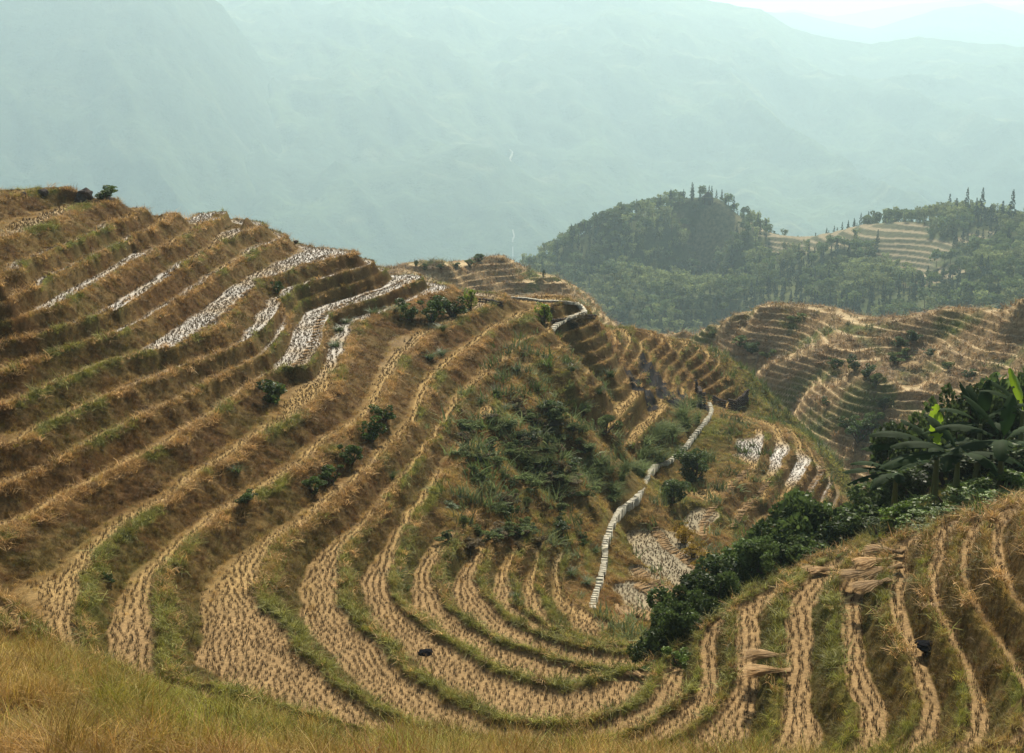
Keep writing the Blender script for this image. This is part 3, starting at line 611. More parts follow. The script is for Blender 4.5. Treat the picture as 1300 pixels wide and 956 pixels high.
def tag(o, label, cat, group=None):
    o['label'] = label; o['category'] = cat
    if group: o['group'] = group
    return o
def child(name, me, parent, **k):
    o = bpy.data.objects.new(name, me); COL.objects.link(o); o.parent = parent
    for a, b in k.items(): setattr(o, a, b)
    return o
def root(name, loc, rz=0, s=(1, 1, 1)):
    o = bpy.data.objects.new(name, None); COL.objects.link(o); o.location = loc; o.rotation_euler = (0, 0, rz); o.scale = s; o.empty_display_size = .3; return o
def shrub(kd, loc, w, h, label, cat='shrub', group=None, name='shrub'):
    fol, st = random.choice(shrub_kinds[kd]); o = root(name, loc, random.uniform(0, 6.28), (w, w*random.uniform(.85, 1.1), h))
    child('foliage', fol, o); child('stem', st, o); return tag(o, label, cat, group)
def size_at(loc, wpx, hpx):
    D = math.sqrt(loc[0]**2+loc[1]**2+loc[2]**2); return wpx*D/FPX, hpx*D/FPX
def shrub_px(kd, u, v, wpx, hpx, label, group=None, sheet=None, D=None, cat='shrub', name='shrub'):
    sh = sheet or near
    if D: x, y, _ = fp(u, v, D); loc = (x, y, float(sh.at(sh.Z, np.array([x]), np.array([y]))[0]))
    else: loc = sh.hit(u, v, sh.r[0])
    w, h = size_at(loc, wpx, hpx)
    if D: h = max(h, 0.3)
    return shrub(kd, loc, w, h, label, cat, group, name)
def shrub_top(kd, u, vtop, D, wpx, label, group=None, cat='shrub', name='shrub', minh=1.2):
    """a shrub rooted on the ground at distance D whose top is seen at vtop"""
    x, y, zt = fp(u, vtop, D); z = float(near.at(near.Z, np.array([x]), np.array([y]))[0]); w = wpx*D/FPX
    return shrub(kd, (x, y, z-.1), w, max(zt-z+.1, minh), label, cat, group, name)
# the hedge of dark bushes in the gully below the right-hand fields
G1 = 'dark bushes along the gully between bowl and right fields'
gl = 'dense dark leafy bush in the diagonal gully hedge'
gully = [(838,805,50,60),(852,775,51,75),(875,752,53,80),(900,735,55,85),(925,712,57,90),(950,690,58,95),(975,668,60,95),(1000,650,61,100),(1028,632,62,100),(1052,640,63,95),(1078,645,62,85),(1105,630,62,90),(1120,612,62,95),(915,760,54,60),(962,730,57,60),(1010,700,59,70),(1060,680,60,70),(885,790,52,50),(858,812,50,55)]
for k, (u, vt, D, w) in enumerate(gully):
    shrub_top('dark', u, vt-8, D, w*1.25, gl, G1, 'bush', 'bush', 2.2)
for (u, vt, D, w, lb) in [(852, 812, 49, 50, 'mid-green bush in front of the lower end of the dark hedge'), (880, 800, 50, 55, 'sunlit green bush at the foot of the hedge, beside the small oval stubble field'), (838, 838, 48, 46, 'lowest green bush of the hedge, at the end of the bowl terraces'), (862, 845, 47.5, 44, 'small green bush right of the lowest one at the hedge foot'), (1070, 668, 60, 50, 'green bush at the upper end of the hedge'), (1112, 655, 59, 55, 'leafy green bush between the hedge and the banana plants')]:
    shrub_top('weed' if D < 50 else 'green', u, vt, D, w, lb, None, 'bush', 'bush', .8)
G2 = 'dark vines and bushes behind the banana plants'
for (u, vt, D, w, kd) in [(1148,585,64,110,'dark'),(1190,572,65,120,'dark'),(1225,545,66,130,'dark'),(1262,522,68,130,'dark'),(1295,505,68,130,'dark'),(1330,495,68,130,'dark'),(1165,625,60,90,'dark'),(1205,620,60,100,'dark'),(1250,605,60,110,'dark'),(1290,595,60,120,'dark'),(1240,540,62,80,'dark'),(1275,530,62,90,'dark')]:
    shrub_top(kd, u, vt-random.uniform(18, 58), D, w*random.uniform(.9, 1.25), 'tall black-green bush in the thicket around the banana plants', G2, 'bush', 'bush')
G3 = 'low green weed bushes on the bank under the banana plants'
for (u, vt, D, w) in [(1150,640,54,70),(1180,630,55,80),(1215,622,55,85),(1250,612,56,90),(1285,600,56,90),(1310,600,56,90),(1200,650,53,70),(1235,645,53,80),(1165,660,52,60),(1270,635,53,80),(1130,655,54,60)]:
    shrub_top('weed', u, vt+random.uniform(-6, 8), D, w, 'low bright green weed bush on the bank below the bananas', G3, 'bush', 'weed_bush', .5)
# single plants that can be told apart
singles = [
 ('green',345,512,52,34,'bright green shrub alone on the riser of the left hillside','shrub'),
 ('green',575,402,46,34,'large dark green shrub at the end of the hilltop shrub row','shrub'),
 ('green',548,408,40,30,'green shrub second from the right in the hilltop row','shrub'),
 ('green',520,406,36,26,'small green shrub at the left end of the hilltop row','shrub'),
 ('lime',598,392,26,28,'lime green bush on the skyline right of the shrub row','bush'),
 ('lime',690,412,30,30,'lime green bush on the flat knob near the pale path','bush'),
 ('brown',730,418,30,22,'dry olive bush beside the bend of the pale path','bush'),
 ('brown',700,398,20,14,'small brown bush behind the lime green bush on the knob','bush'),
 ('green',133,254,46,22,'grassy green bush on top of the left mound','bush'),
 ('brown',163,256,30,14,'pale dry bush right of the green bush on the left mound','bush'),
 ('green',352,372,18,16,'little round green bush between two pale terraces','bush'),
 ('green',420,615,34,26,'dark green shrub low on the long riser of the left hill','shrub'),
 ('green',398,628,30,24,'lowest dark green shrub on the long riser','shrub'),
 ('green',445,590,34,28,'dark green shrub in the middle of the long riser','shrub'),
 ('green',472,560,40,34,'tall bright green shrub high on the long riser','shrub'),
 ('green',488,535,34,28,'topmost green shrub on the long riser','shrub'),
 ('grey',768,552,40,26,'grey green shrub above the dark reeds left of the path','shrub'),
 ('green',140,742,20,18,'small green weed on the lower left riser','weed'),
 ('green',312,640,36,22,'dark weed clump above the second stubble field','weed'),
 ('dark',880,612,56,40,'dark glossy shrub right of the white stone path','shrub'),
 ('dark',852,640,44,30,'low dark shrub at the bend of the stone path','shrub'),
 ('dark',735,790,0,0,'',''),
]
for kd, u, v, w, h, lb, ct in singles:
    if w: shrub_px(kd, u, v, w, h, lb, None, cat=ct)
for (u, v, w, h) in [(868,690,30,22),(880,708,34,24),(893,722,34,24),(862,678,24,18),(905,735,28,20)]:
    shrub_px('yellow', u, v, w, h, 'mustard yellow herb bush on the strip beside the big stubble field', 'yellow herb bushes right of the big stubble field', cat='bush', name='herb_bush')
# reeds and scrub down the ravine
G4 = 'grey-green scrub on the rough spur in the middle'
for k in range(120):
    t = random.random(); u = 600+ t*120+random.uniform(-45, 70); v = 520+random.random()*180
    if u > 745 or u < 540: continue
    shrub_px(random.choice(['grey', 'brown', 'grey', 'green']), u, v, random.uniform(14, 40), random.uniform(7, 18), 'low grey-green scrub bush on the rough slope above the bowl', G4, cat='bush', name='scrub_bush')
def reed(u, v, wpx, hpx, label, group, green_=False, name='reed_clump'):
    loc = near.hit(u, v); w, h = size_at(loc, wpx, hpx)
    me = random.choice(reeds[3:] if green_ else reeds[:3]); o = bpy.data.objects.new(name, me); COL.objects.link(o); o.location = (loc[0], loc[1], loc[2]-.05)
    o.rotation_euler = (0, 0, random.uniform(0, 6.28)); o.scale = (w*.9, w*.9, h); return tag(o, label, 'reeds', group)
G5 = 'silvery reeds left of the white stone path'
for k in range(52):
    t = random.random(); c = random.choice([0, 1, 2])
    if c == 0: u, v = 715+random.random()*85, 585+random.random()*60
    elif c == 1: u, v = 800+t*75+random.uniform(-14, 14), 600-t*75+random.uniform(-16, 16)
    else: u, v = 620+t*90+random.uniform(-20, 20), 520+t*120+random.uniform(-20, 20)
    reed(u, v, random.uniform(14, 28), random.uniform(10, 22), 'arching silvery reed clump on the slope left of the stone path', G5)
G6 = 'green reeds on the terrace edges of the middle hill'
for (u, v) in [(497,606),(630,500),(640,520),(655,470),(760,500),(745,520),(775,478),(725,470),(545,455),(560,450),(700,548),(745,740),(735,760),(725,730),(755,700),(770,690),(515,750),(505,735),(655,760),(560,420),(840,555),(855,548),(865,575),(300,600),(430,420),(425,440),(440,410),(475,400),(500,395)]:
    reed(u, v, random.uniform(12, 22), random.uniform(8, 13), 'bright green grass clump hanging on a terrace riser', G6, True, 'grass_clump')
# shrubs on the hills across the valley
G7 = 'bushes on the terraced hills across the valley'
for (u, v, w, h) in [(1010,408,22,11),(940,440,26,14),(955,448,24,14),(975,455,20,12),(1085,470,26,18),(1100,478,28,20),(1112,492,24,18),(1060,468,20,14),(1135,462,30,16),(1150,455,24,14),(1122,520,22,18),(1090,560,40,26),(1105,545,30,22),(1075,545,30,20),(1205,470,20,12),(1230,480,22,12),(1180,452,20,10),(1140,440,26,14),(1158,432,24,14),(608,332,16,10),(528,338,8,8),(560,341,14,8),(540,343,14,8),(580,342,16,9),(596,338,14,9),(690,352,5,10),(1050,515,18,10),(905,428,14,9)]:
    shrub_px(random.choice(['green', 'dark', 'grey']), u, v, w, h, 'dark round bush among the hazy terraces across the valley', G7, sheet=mid, cat='bush', name='bush')

# ---- banana plants
BAN = leaf_mat('banana_leaf_skin', (.02, .045, .008), .35, .2, rough=.7, spec=.06); BAN2 = leaf_mat('young_banana_leaf', (.26, .38, .02), .6, .05, rough=.4); STEM = new_mat('banana_stem', .6, .3)[0]; STEM.node_tree.nodes['Principled BSDF'].inputs['Base Color'].default_value = (.12, .13, .04, 1)
def banana_leaf(L_, W_, a0, bend, seed, mat):
    """arching blade with a midrib, folded and torn at the edges; starts at the origin and grows along +x"""
    r = np.random.default_rng(seed); n = 22; V = []; F = []; ang = a0; p = np.array([0., 0., 0.]); pet = 4
    for s in range(n+1):
        t = s/n; w = 0.02 if s < pet else W_/2*math.sin(math.pi*min(1, (s-pet+1)/(n-pet+1.6)))**0.55
        fold = 0.35; jag = 1-0.35*(r.random() < .3)*r.random()
        d = np.array([math.cos(ang), 0, math.sin(ang)]); up_ = np.array([-math.sin(ang), 0, math.cos(ang)])
        for q in (-1, -.5, 0, .5, 1): V.append(p+np.array([0, q*w*1.12*(jag if abs(q) == 1 else 1), 0])+up_*(-abs(q)*w*fold*(0.6+t)+0.01))
        p = p+d*L_/n; ang -= bend/n*(0.5+t)
    for s in range(n):
        for q in range(4):
            if s > pet and r.random() < .14 and q in (0, 3): continue
            a = s*5+q; F.append((a, a+1, a+6, a+5))
    return mesh_from('banana_leaf', np.array(V), np.array(F), [mat])
def banana(u, D, vbase_lift, specs, label, h=1.3):
    x, y, _ = fp(u, 600, D); z = float(near.at(near.Z, np.array([x]), np.array([y]))[0])+vbase_lift
    o = root('banana_plant', (x, y, z)); tag(o, label, 'banana plant', 'banana plants on the right bank')
    bm = bmesh.new(); bmesh.ops.create_cone(bm, segments=10, radius1=.17, radius2=.07, depth=h, cap_ends=True)
    for v in bm.verts: v.co.z += h/2
    me = bpy.data.meshes.new('pseudostem'); bm.to_mesh(me); bm.free(); me.materials.append(STEM); child('pseudostem', me, o)
    for k, (az, a0, L_, W_, bend, young) in enumerate(specs):
        l = child('leaf', banana_leaf(L_, W_, a0, bend, 500+k+int(u), BAN2 if young else BAN), o); l.location = (0, 0, h-.05); l.rotation_euler = (0, 0, az)
        if young: l['label'] = 'young translucent lime green leaf'
    return o
R9 = math.radians
def zlift(u, D, v, h):   # how far above the ground the crown must sit to be seen at v
    x, y, zt = fp(u, v, D); z = float(near.at(near.Z, np.array([x]), np.array([y]))[0]); return max(h, zt-z)
H1 = zlift(1188, 58, 572, 1.2); H2 = zlift(1240, 59, 540, 1.4); H3 = zlift(1292, 60, 520, 1.5); H4 = zlift(1138, 58, 600, .9)
banana(1188, 58, 0, [(R9(100), 1.42, 1.9, .62, .15, True), (R9(75), .6, 1.1, .35, 1.5, True), (R9(180), .32, 3.2, .8, .8, False), (R9(172), .65, 3.0, .75, 1.2, False), (R9(205), .1, 3.0, .75, .6, False), (R9(5), .5, 2.3, .55, 1.0, False), (R9(330), .9, 2.0, .5, 1.5, False), (R9(250), .7, 2.2, .55, 1.6, False), (R9(140), .9, 2.0, .55, .9, False), (R9(190), -.1, 2.2, .5, .6, False)], 'banana plant with one glowing lime green upright leaf', H1)
banana(1215, 56, 0, [(R9(175), .5, 2.8, .75, 1.1, False), (R9(190), .2, 2.8, .75, .8, False), (R9(240), .5, 2.4, .7, 1.5, False), (R9(20), .5, 2.6, .7, 1.2, False), (R9(340), .3, 2.6, .7, 1.1, False), (R9(130), 1.0, 2.2, .6, .9, False), (R9(300), .4, 2.2, .6, 1.5, False)], 'banana plant with broad drooping leaves right of the glowing leaf', zlift(1215, 56, 575, 1.2))
banana(1270, 56, 0, [(R9(175), .6, 2.8, .75, 1.1, False), (R9(200), .2, 2.6, .75, .8, False), (R9(250), .5, 2.4, .7, 1.5, False), (R9(20), .6, 2.6, .7, 1.2, False), (R9(150), 1.1, 2.4, .6, .8, False), (R9(60), 1.2, 2.0, .5, .6, False), (R9(310), .4, 2.2, .6, 1.5, False)], 'banana plant with broad leaves low at the right edge', zlift(1270, 56, 560, 1.2))
banana(1240, 59, 0, [(R9(150), 1.25, 2.0, .55, .5, False), (R9(60), 1.3, 2.0, .5, .6, False), (R9(180), .8, 2.2, .5, 1.3, False), (R9(0), .9, 2.2, .5, 1.2, False), (R9(100), 1.1, 1.9, .5, .7, False), (R9(200), .35, 2.3, .5, .9, False), (R9(290), .6, 2.0, .5, 1.5, False), (R9(185), .15, 2.5, .55, .7, False)], 'tall banana plant with narrow upright leaves in the middle', H2)
banana(1292, 60, 0, [(R9(120), 1.3, 1.9, .5, .5, True), (R9(30), 1.2, 2.0, .5, .8, False), (R9(180), .9, 2.2, .55, 1.2, False), (R9(210), .4, 2.2, .5, 1.0, False), (R9(160), 1.0, 2.2, .5, .9, False), (R9(350), .7, 2.2, .5, 1.2, False)], 'banana plant at the right edge of the picture', H3)
banana(1138, 58, 0, [(R9(178), .35, 2.3, .55, .9, False), (R9(190), .1, 2.2, .5, .7, False), (R9(165), .6, 2.0, .5, 1.2, False), (R9(225), .3, 2.0, .5, 1.1, False), (R9(20), .7, 1.7, .5, 1.2, False), (R9(260), .5, 1.6, .45, 1.2, False)], 'lowest banana plant with leaves spreading flat to the left', H4)

# ---- straw
STR = leaf_mat('rice_straw', (.46, .29, .12), .25, .25, rough=.7)
def sheaf_mesh(n, L_, W_, H_, seed, w=.022, curl=.5):
    """a bundle of cut rice straw lying down, tied near the butt, ends splayed"""
    r = np.random.default_rng(seed); V = []; F = []; Sh = []
    for i in range(n):
        a = r.uniform(0, 6.28); q = math.sqrt(r.random()); k = len(V); sh = r.uniform(.55, 1.3); l = L_*r.uniform(.75, 1.1)
        for s in range(5):
            t = s/4; spread = .3+1.1*abs(t-.25)**1.3/.75
            y = q*math.cos(a)*W_/2*spread; z = H_/2+q*math.sin(a)*H_/2*spread-curl*H_*max(0, t-.5)**2*2
            V.append((t*l-.25*L_, y-w/2, z)); V.append((t*l-.25*L_, y+w/2, z+.004*r.normal())); Sh += [sh, sh]
        for s in range(4): F.append((k+2*s, k+2*s+1, k+2*s+3, k+2*s+2))
    return mesh_from('sheaf', np.array(V), np.array(F), [STR], shade=np.array(Sh))
small_sheaf = [sheaf_mesh(60, .95, .6, .26, 600+k, .04) for k in range(4)]; big_sheaf = [sheaf_mesh(260, 1.25, .85, .24, 610+k, .016, .6) for k in range(4)]
def sheaves(pts_px, step, label, group, sc=1.0, big=False, jitter=.25, turn=0.0):
    P3 = [Vector(near.hit(u, v)) for u, v in pts_px]; L_ = [0]
    for a, b in zip(P3[:-1], P3[1:]): L_.append(L_[-1]+(b-a).xy.length)
    sc *= .62 if not big else 1; step *= .6; t = step/2; k = 0
    while t < L_[-1]:
        i = max(j for j in range(len(L_)) if L_[j] <= t); i = min(i, len(P3)-2); q = (t-L_[i])/(L_[i+1]-L_[i]+1e-6); p = P3[i].lerp(P3[i+1], q); d = P3[i+1]-P3[i]
        z = float(near.at(near.Z, np.array([p.x]), np.array([p.y]))[0])
        o = bpy.data.objects.new('straw_sheaf', random.choice(big_sheaf if big else small_sheaf)); COL.objects.link(o)
        o.location = (p.x, p.y, z+.02); o.rotation_euler = (random.uniform(-.12, .12), random.uniform(.1, .35), math.atan2(d.y, d.x)-math.pi/2+turn+random.uniform(-jitter, jitter)); s = sc*random.uniform(.8, 1.2); o.scale = (s, s, s)
        tag(o, label, 'straw sheaf', group); t += step*random.uniform(.8, 1.2)
sheaves([(833,668),(842,683),(850,695),(874,712),(897,730),(912,741)], .5, 'straw sheaf on the curved bund right of the big stubble field', 'straw sheaves on the curved bund')
sheaves([(808,722),(822,732),(835,744),(855,755),(882,757)], .42, 'straw sheaf on the bund below the big stubble field', 'straw sheaves on the bund below')
sheaves([(811,741),(828,752),(844,762),(862,768)], .45, 'straw sheaf on the lowest short bund beside the gully', 'straw sheaves on the lowest bund')
sheaves([(780,770),(805,776),(830,786)], .45, 'straw sheaf in the row at the foot of the stone path', 'straw sheaves below the stone path')
sheaves([(953,597),(932,618),(912,640),(897,662),(893,690)], .55, 'straw sheaf on the left one of the two straw-covered bunds', 'straw sheaves on the left bund')
sheaves([(978,612),(962,630),(945,650),(932,672)], .55, 'straw sheaf on the right one of the two straw-covered bunds', 'straw sheaves on the right bund')
sheaves([(1042,582),(1046,600),(1030,622),(1012,640)], .7, 'straw sheaf on the rounded nose right of the silver fields', 'straw sheaves on the nose')
sheaves([(524,351),(500,364),(470,374),(440,386),(412,402),(402,430),(392,452),(378,465)], 1.5, 'straw sheaf on the lip of the large pale field', 'straw sheaves edging the large pale field')
sheaves([(416,325),(385,338),(350,352),(320,370),(292,395),(262,418),(225,442)], 1.7, 'straw sheaf on the lip of the long pale field', 'straw sheaves edging the long pale field')
def one_sheaf(u, v, rz, s, label, tilt=.1):
    loc = near.hit(u, v); o = bpy.data.objects.new('straw_sheaf', random.choice(big_sheaf)); COL.objects.link(o); o.location = (loc[0], loc[1], loc[2]+.03); o.rotation_euler = (random.uniform(-.15, .15), tilt+random.uniform(-.1, .15), rz+random.uniform(-.45, .45)); o.scale = (s*random.uniform(.8, 1.1), s, s*random.uniform(.8, 1.3)); return tag(o, label, 'straw sheaf', 'big sheaves dropped on the right-hand bund')
for (u, v, rz, s, lb) in [(1135,706,2.9,1.25,'topmost big straw sheaf of the pile on the right bund'),(1120,716,3.0,1.3,'big straw sheaf second from the top of the pile'),(1133,727,3.1,1.2,'short straw sheaf on the right side of the pile'),(1112,733,3.2,1.3,'big straw sheaf in the middle of the pile'),(1120,744,3.2,1.25,'lowest big straw sheaf of the pile'),(1050,728,2.8,1.1,'lone straw sheaf left of the pile'),(985,838,3.1,1.2,'upper straw sheaf at the bottom edge left of the narrow stubble strip'),(990,858,3.0,1.2,'lower straw sheaf at the bottom edge left of the narrow stubble strip'),(812,862,2.4,1.0,'pale straw sheaf at the bottom end of the bowl'),(18,806,2.0,.8,'spiky straw heap at the left edge of the picture'),(545,812,0,0,'')]:
    if s: one_sheaf(u, v, rz, s*.85, lb)
# ---- ash heaps
ASH = new_mat('charred_straw', .8, .3)[0]; ASH.node_tree.nodes['Principled BSDF'].inputs['Base Color'].default_value = (.012, .012, .014, 1)
def heap(u, v, wpx, label):
    loc = near.hit(u, v); w, _ = size_at(loc, wpx, 1); bm = bmesh.new(); bmesh.ops.create_icosphere(bm, subdivisions=4, radius=1)
    for q in bm.verts:
        n_ = 1+.35*float(fbm(np.array(q.co.x*1.5+u), np.array(q.co.y*1.5+q.co.z), 3, 7)); q.co = Vector((q.co.x*w/2*n_, q.co.y*w*.42*n_, max(-.05, q.co.z*w*.16*n_)))
    me = bpy.data.meshes.new('ash'); bm.to_mesh(me); bm.free(); me.materials.append(ASH); o = bpy.data.objects.new('ash_heap', me); COL.objects.link(o); o.location = loc; tag(o, label, 'ash heap')
heap(540, 829, 22, 'small black heap of burnt straw in the bowl stubble'); heap(1180, 821, 36, 'wide black heap of burnt straw on the right stubble strip')
# ---- stone path, kerb of the upper field path, dry stone walls, rocks
PALE = new_mat('pale_stone', .85, .2); nt = PALE[1]; PALE = PALE[0]
nz = nt.nodes.new('ShaderNodeTexNoise'); nz.inputs['Scale'].default_value = 5; nz.inputs['Detail'].default_value = 6; cr = nt.nodes.new('ShaderNodeValToRGB'); cr.color_ramp.elements[0].position = .35; cr.color_ramp.elements[1].position = .65
cr.color_ramp.elements[0].color = (.25, .22, .15, 1); cr.color_ramp.elements[1].color = (.50, .46, .36, 1); ge = nt.nodes.new('ShaderNodeNewGeometry'); nt.links.new(ge.outputs['Position'], nz.inputs['Vector']); nt.links.new(nz.outputs['Fac'], cr.inputs[0]); nt.links.new(cr.outputs[0], nt.nodes['Principled BSDF'].inputs['Base Color'])
def slabs(name, px, w, step, mat, lift=.07, deep=.5, reach=.4):
    P3 = [Vector(near.hit(u, v)) for u, v in px]; V = []; F = []; n_ = len(P3)
    fine = []
    for i in range(n_-1):
        p0, p1, p2, p3 = P3[max(i-1, 0)], P3[i], P3[i+1], P3[min(i+2, n_-1)]
        for q in range(6): t = q/6; fine.append(.5*(2*p1+(p2-p0)*t+(2*p0-5*p1+4*p2-p3)*t*t+(3*p1-p0-3*p2+p3)*t**3))
    P3 = fine+[P3[-1]]; W3 = [float(near.at(near.Z, np.array([p.x, p.x-p.x/p.length*reach, p.x+.3, p.x-.3]), np.array([p.y, p.y-p.y/p.length*reach, p.y, p.y])).max()) for p in P3]
    for i, p in enumerate(P3): p.z = sum(W3[max(0, i-3):i+4])/len(W3[max(0, i-3):i+4])+.05
    for a, b in zip(P3[:-1], P3[1:]):
        n = max(1, int((b-a).length/step))
        for k in range(n):
            p = a.lerp(b, (k+.5)/n); d = (b-a).xy.normalized(); s_ = Vector((d.y, -d.x)); off = random.uniform(-.06, .06)
            z = max(float(near.at(near.Z, np.array([p.x]), np.array([p.y]))[0])-.02, p.z); ww = w*random.uniform(.8, 1.2)/2; ll = step*random.uniform(.5, .56); c0 = len(V)
            rz = random.uniform(-.05, .05); d2 = Vector((d.x*math.cos(rz)-d.y*math.sin(rz), d.x*math.sin(rz)+d.y*math.cos(rz))); s2 = Vector((d2.y, -d2.x)); gr = (b.z-a.z)/max((b-a).xy.length, 1e-3)
            for zz in (lift+random.uniform(0, .015), -deep):
                for (i_, j_) in ((-1, -1), (1, -1), (1, 1), (-1, 1)):
                    q = p.xy+s2*(ww*i_*random.uniform(.88, 1)+off*.5)+d2*ll*j_*random.uniform(.95, 1.05); V.append((q.x, q.y, p.z+gr*ll*j_+zz))
            F += [(c0, c0+1, c0+2, c0+3)]+[(c0+k_, c0+4+k_, c0+4+(k_+1) % 4, c0+(k_+1) % 4) for k_ in range(4)]
    me = mesh_from(name, np.array(V), np.array(F), [mat]); o = bpy.data.objects.new(name, me); COL.objects.link(o); o['kind'] = 'structure'; return o
slabs('stone_path', [(752,776),(754,762),(761,742),(768,718),(768,696),(774,678),(788,660),(802,641),(814,622),(830,604),(850,588),(868,572),(884,552),(895,538),(901,529),(903,522),(900,515)], .33, .34, PALE)
slabs('field_path', [(610,376),(650,379),(690,383),(720,387),(736,393),(741,400),(732,407),(712,413),(698,418)], .42, .5, PALE, .05, .15, 0.0)
ASH.node_tree.nodes['Principled BSDF'].inputs['Roughness'].default_value = 1; ASH.node_tree.nodes['Principled BSDF'].inputs['Specular IOR Level'].default_value = 0
ROCK = new_mat('dark_wall_stone', .9, .1)[0]; ROCK.node_tree.nodes['Principled BSDF'].inputs['Base Color'].default_value = (.085, .065, .055, 1)
LROCK = new_mat('light_rock', .9, .1)[0]; LROCK.node_tree.nodes['Principled BSDF'].inputs['Base Color'].default_value = (.36, .31, .25, 1)
def rock_bm(bm, c, s, seed):
    r = random.Random(seed); n0 = len(bm.verts); g = bmesh.ops.create_icosphere(bm, subdivisions=1, radius=1)
    for v in g['verts']: v.co = Vector((c[0]+v.co.x*s*r.uniform(.8, 1.3), c[1]+v.co.y*s*r.uniform(.8, 1.2), c[2]+v.co.z*s*r.uniform(.55, .85)))
def wall(px, h, label):
    P3 = [Vector(near.hit(u, v)) for u, v in px]; bm = bmesh.new(); k = 0; c = P3[0].copy()
    for a, b in zip(P3[:-1], P3[1:]):
        n = max(2, int((b-a).length/.26))
        for i in range(n):
            p = a.lerp(b, i/n)
            for q in range(int(h/.2)): rock_bm(bm, (p.x-c.x+random.uniform(-.05, .05), p.y-c.y+random.uniform(-.05, .05)+q*.04, p.z-c.z+q*.2), .16, k); k += 1
    me = bpy.data.meshes.new('stones'); bm.to_mesh(me); bm.free(); me.materials.append(ROCK); o = bpy.data.objects.new('stone_wall', me); COL.objects.link(o); o.location = c; tag(o, label, 'stone wall')
wall([(884,500),(887,508),(890,515),(898,519)], 1.5, 'dark dry stone wall just above the top of the white path')
wall([(906,514),(914,519),(923,521)], 1.2, 'dark dry stone wall right of the path top, middle of three')
wall([(926,521),(934,523),(942,517),(950,507)], 1.3, 'dark dry stone wall right of the path top, rightmost')
wall([(700,410),(722,408),(745,404),(756,404)], .45, 'low dark stone wall under the upper field path bend')
wall([(610,383),(625,385),(640,389)], .4, 'short dark stone wall on the flat knob by the skyline')
def rock(u, v, wpx, mat, label, nm='rock'):
    loc = near.hit(u, v); w, _ = size_at(loc, wpx, 1); bm = bmesh.new(); g = bmesh.ops.create_icosphere(bm, subdivisions=3, radius=.5)
    for q in bm.verts: n_ = 1+.5*float(fbm(np.array(q.co.x*3+u), np.array(q.co.y*3+q.co.z*2), 3, 17)); q.co = Vector((q.co.x*w*n_, q.co.y*w*n_, q.co.z*w*.7*n_+.1*w))
    me = bpy.data.meshes.new('rock'); bm.to_mesh(me); bm.free(); me.materials.append(mat); o = bpy.data.objects.new(nm, me); COL.objects.link(o); o.location = loc; tag(o, label, 'rock')
rock(140, 255, 11, LROCK, 'pale boulder beside the bush on the left mound'); rock(108, 250, 20, ROCK, 'dark boulder left of the bush on the left mound'); rock(100, 256, 12, ROCK, 'small dark boulder below the bigger one on the mound')
rock(55, 246, 12, ROCK, 'dark clod on the skyline near the left edge'); rock(30, 248, 9, ROCK, 'smaller dark clod further left on the skyline'); rock(376, 308, 6, ROCK, 'small dark stone on the skyline above the long pale field')
# ---- dead stalks in the left foreground
TW = new_mat('dead_stalk', .8, .1)[0]; TW.node_tree.nodes['Principled BSDF'].inputs['Base Color'].default_value = (.05, .035, .025, 1)
def stalk(u, v, h, lean, label):
    loc = near.hit(u, v); V = []; F = []; n = 6
    for s in range(n+1):
        t = s/n; c = np.array([lean[0]*t*h+.04*math.sin(5*t+u), lean[1]*t*h, h*t]); r_ = .012*(1-.6*t)
        for q in range(4): a = q*math.pi/2; V.append(c+np.array([math.cos(a)*r_, math.sin(a)*r_, 0]))
    for s in range(n):
        for q in range(4): F.append((4*s+q, 4*s+(q+1) % 4, 4*s+4+(q+1) % 4, 4*s+4+q))
    for b in range(3):
        t = .4+.2*b; c = np.array([lean[0]*t*h, lean[1]*t*h, h*t]); k = len(V); e = c+np.array([.18*(-1)**b, .05, .2])*h; V += [c-[.006, 0, 0], c+[.006, 0, 0], e+[.003, 0, 0], e-[.003, 0, 0]]; F.append((k, k+1, k+2, k+3))
    o = bpy.data.objects.new('dead_stalk', mesh_from('dead_stalk', np.array(V), np.array(F), [TW])); COL.objects.link(o); o.location = loc; tag(o, label, 'dead stalk')
stalk(233, 795, .75, (0, 0), 'thin upright dead stalk right of the small stubble field'); stalk(240, 815, .8, (.5, .1), 'dead stalk leaning right below the upright one')
stalk(285, 835, .6, (.4, 0), 'dead stalk leaning right in the green bund'); stalk(150, 800, .5, (.1, 0), 'short dead stalk on the rust-coloured riser'); stalk(300, 860, .6, (-.2, 0), 'dead stalk leaning left at the bottom edge')

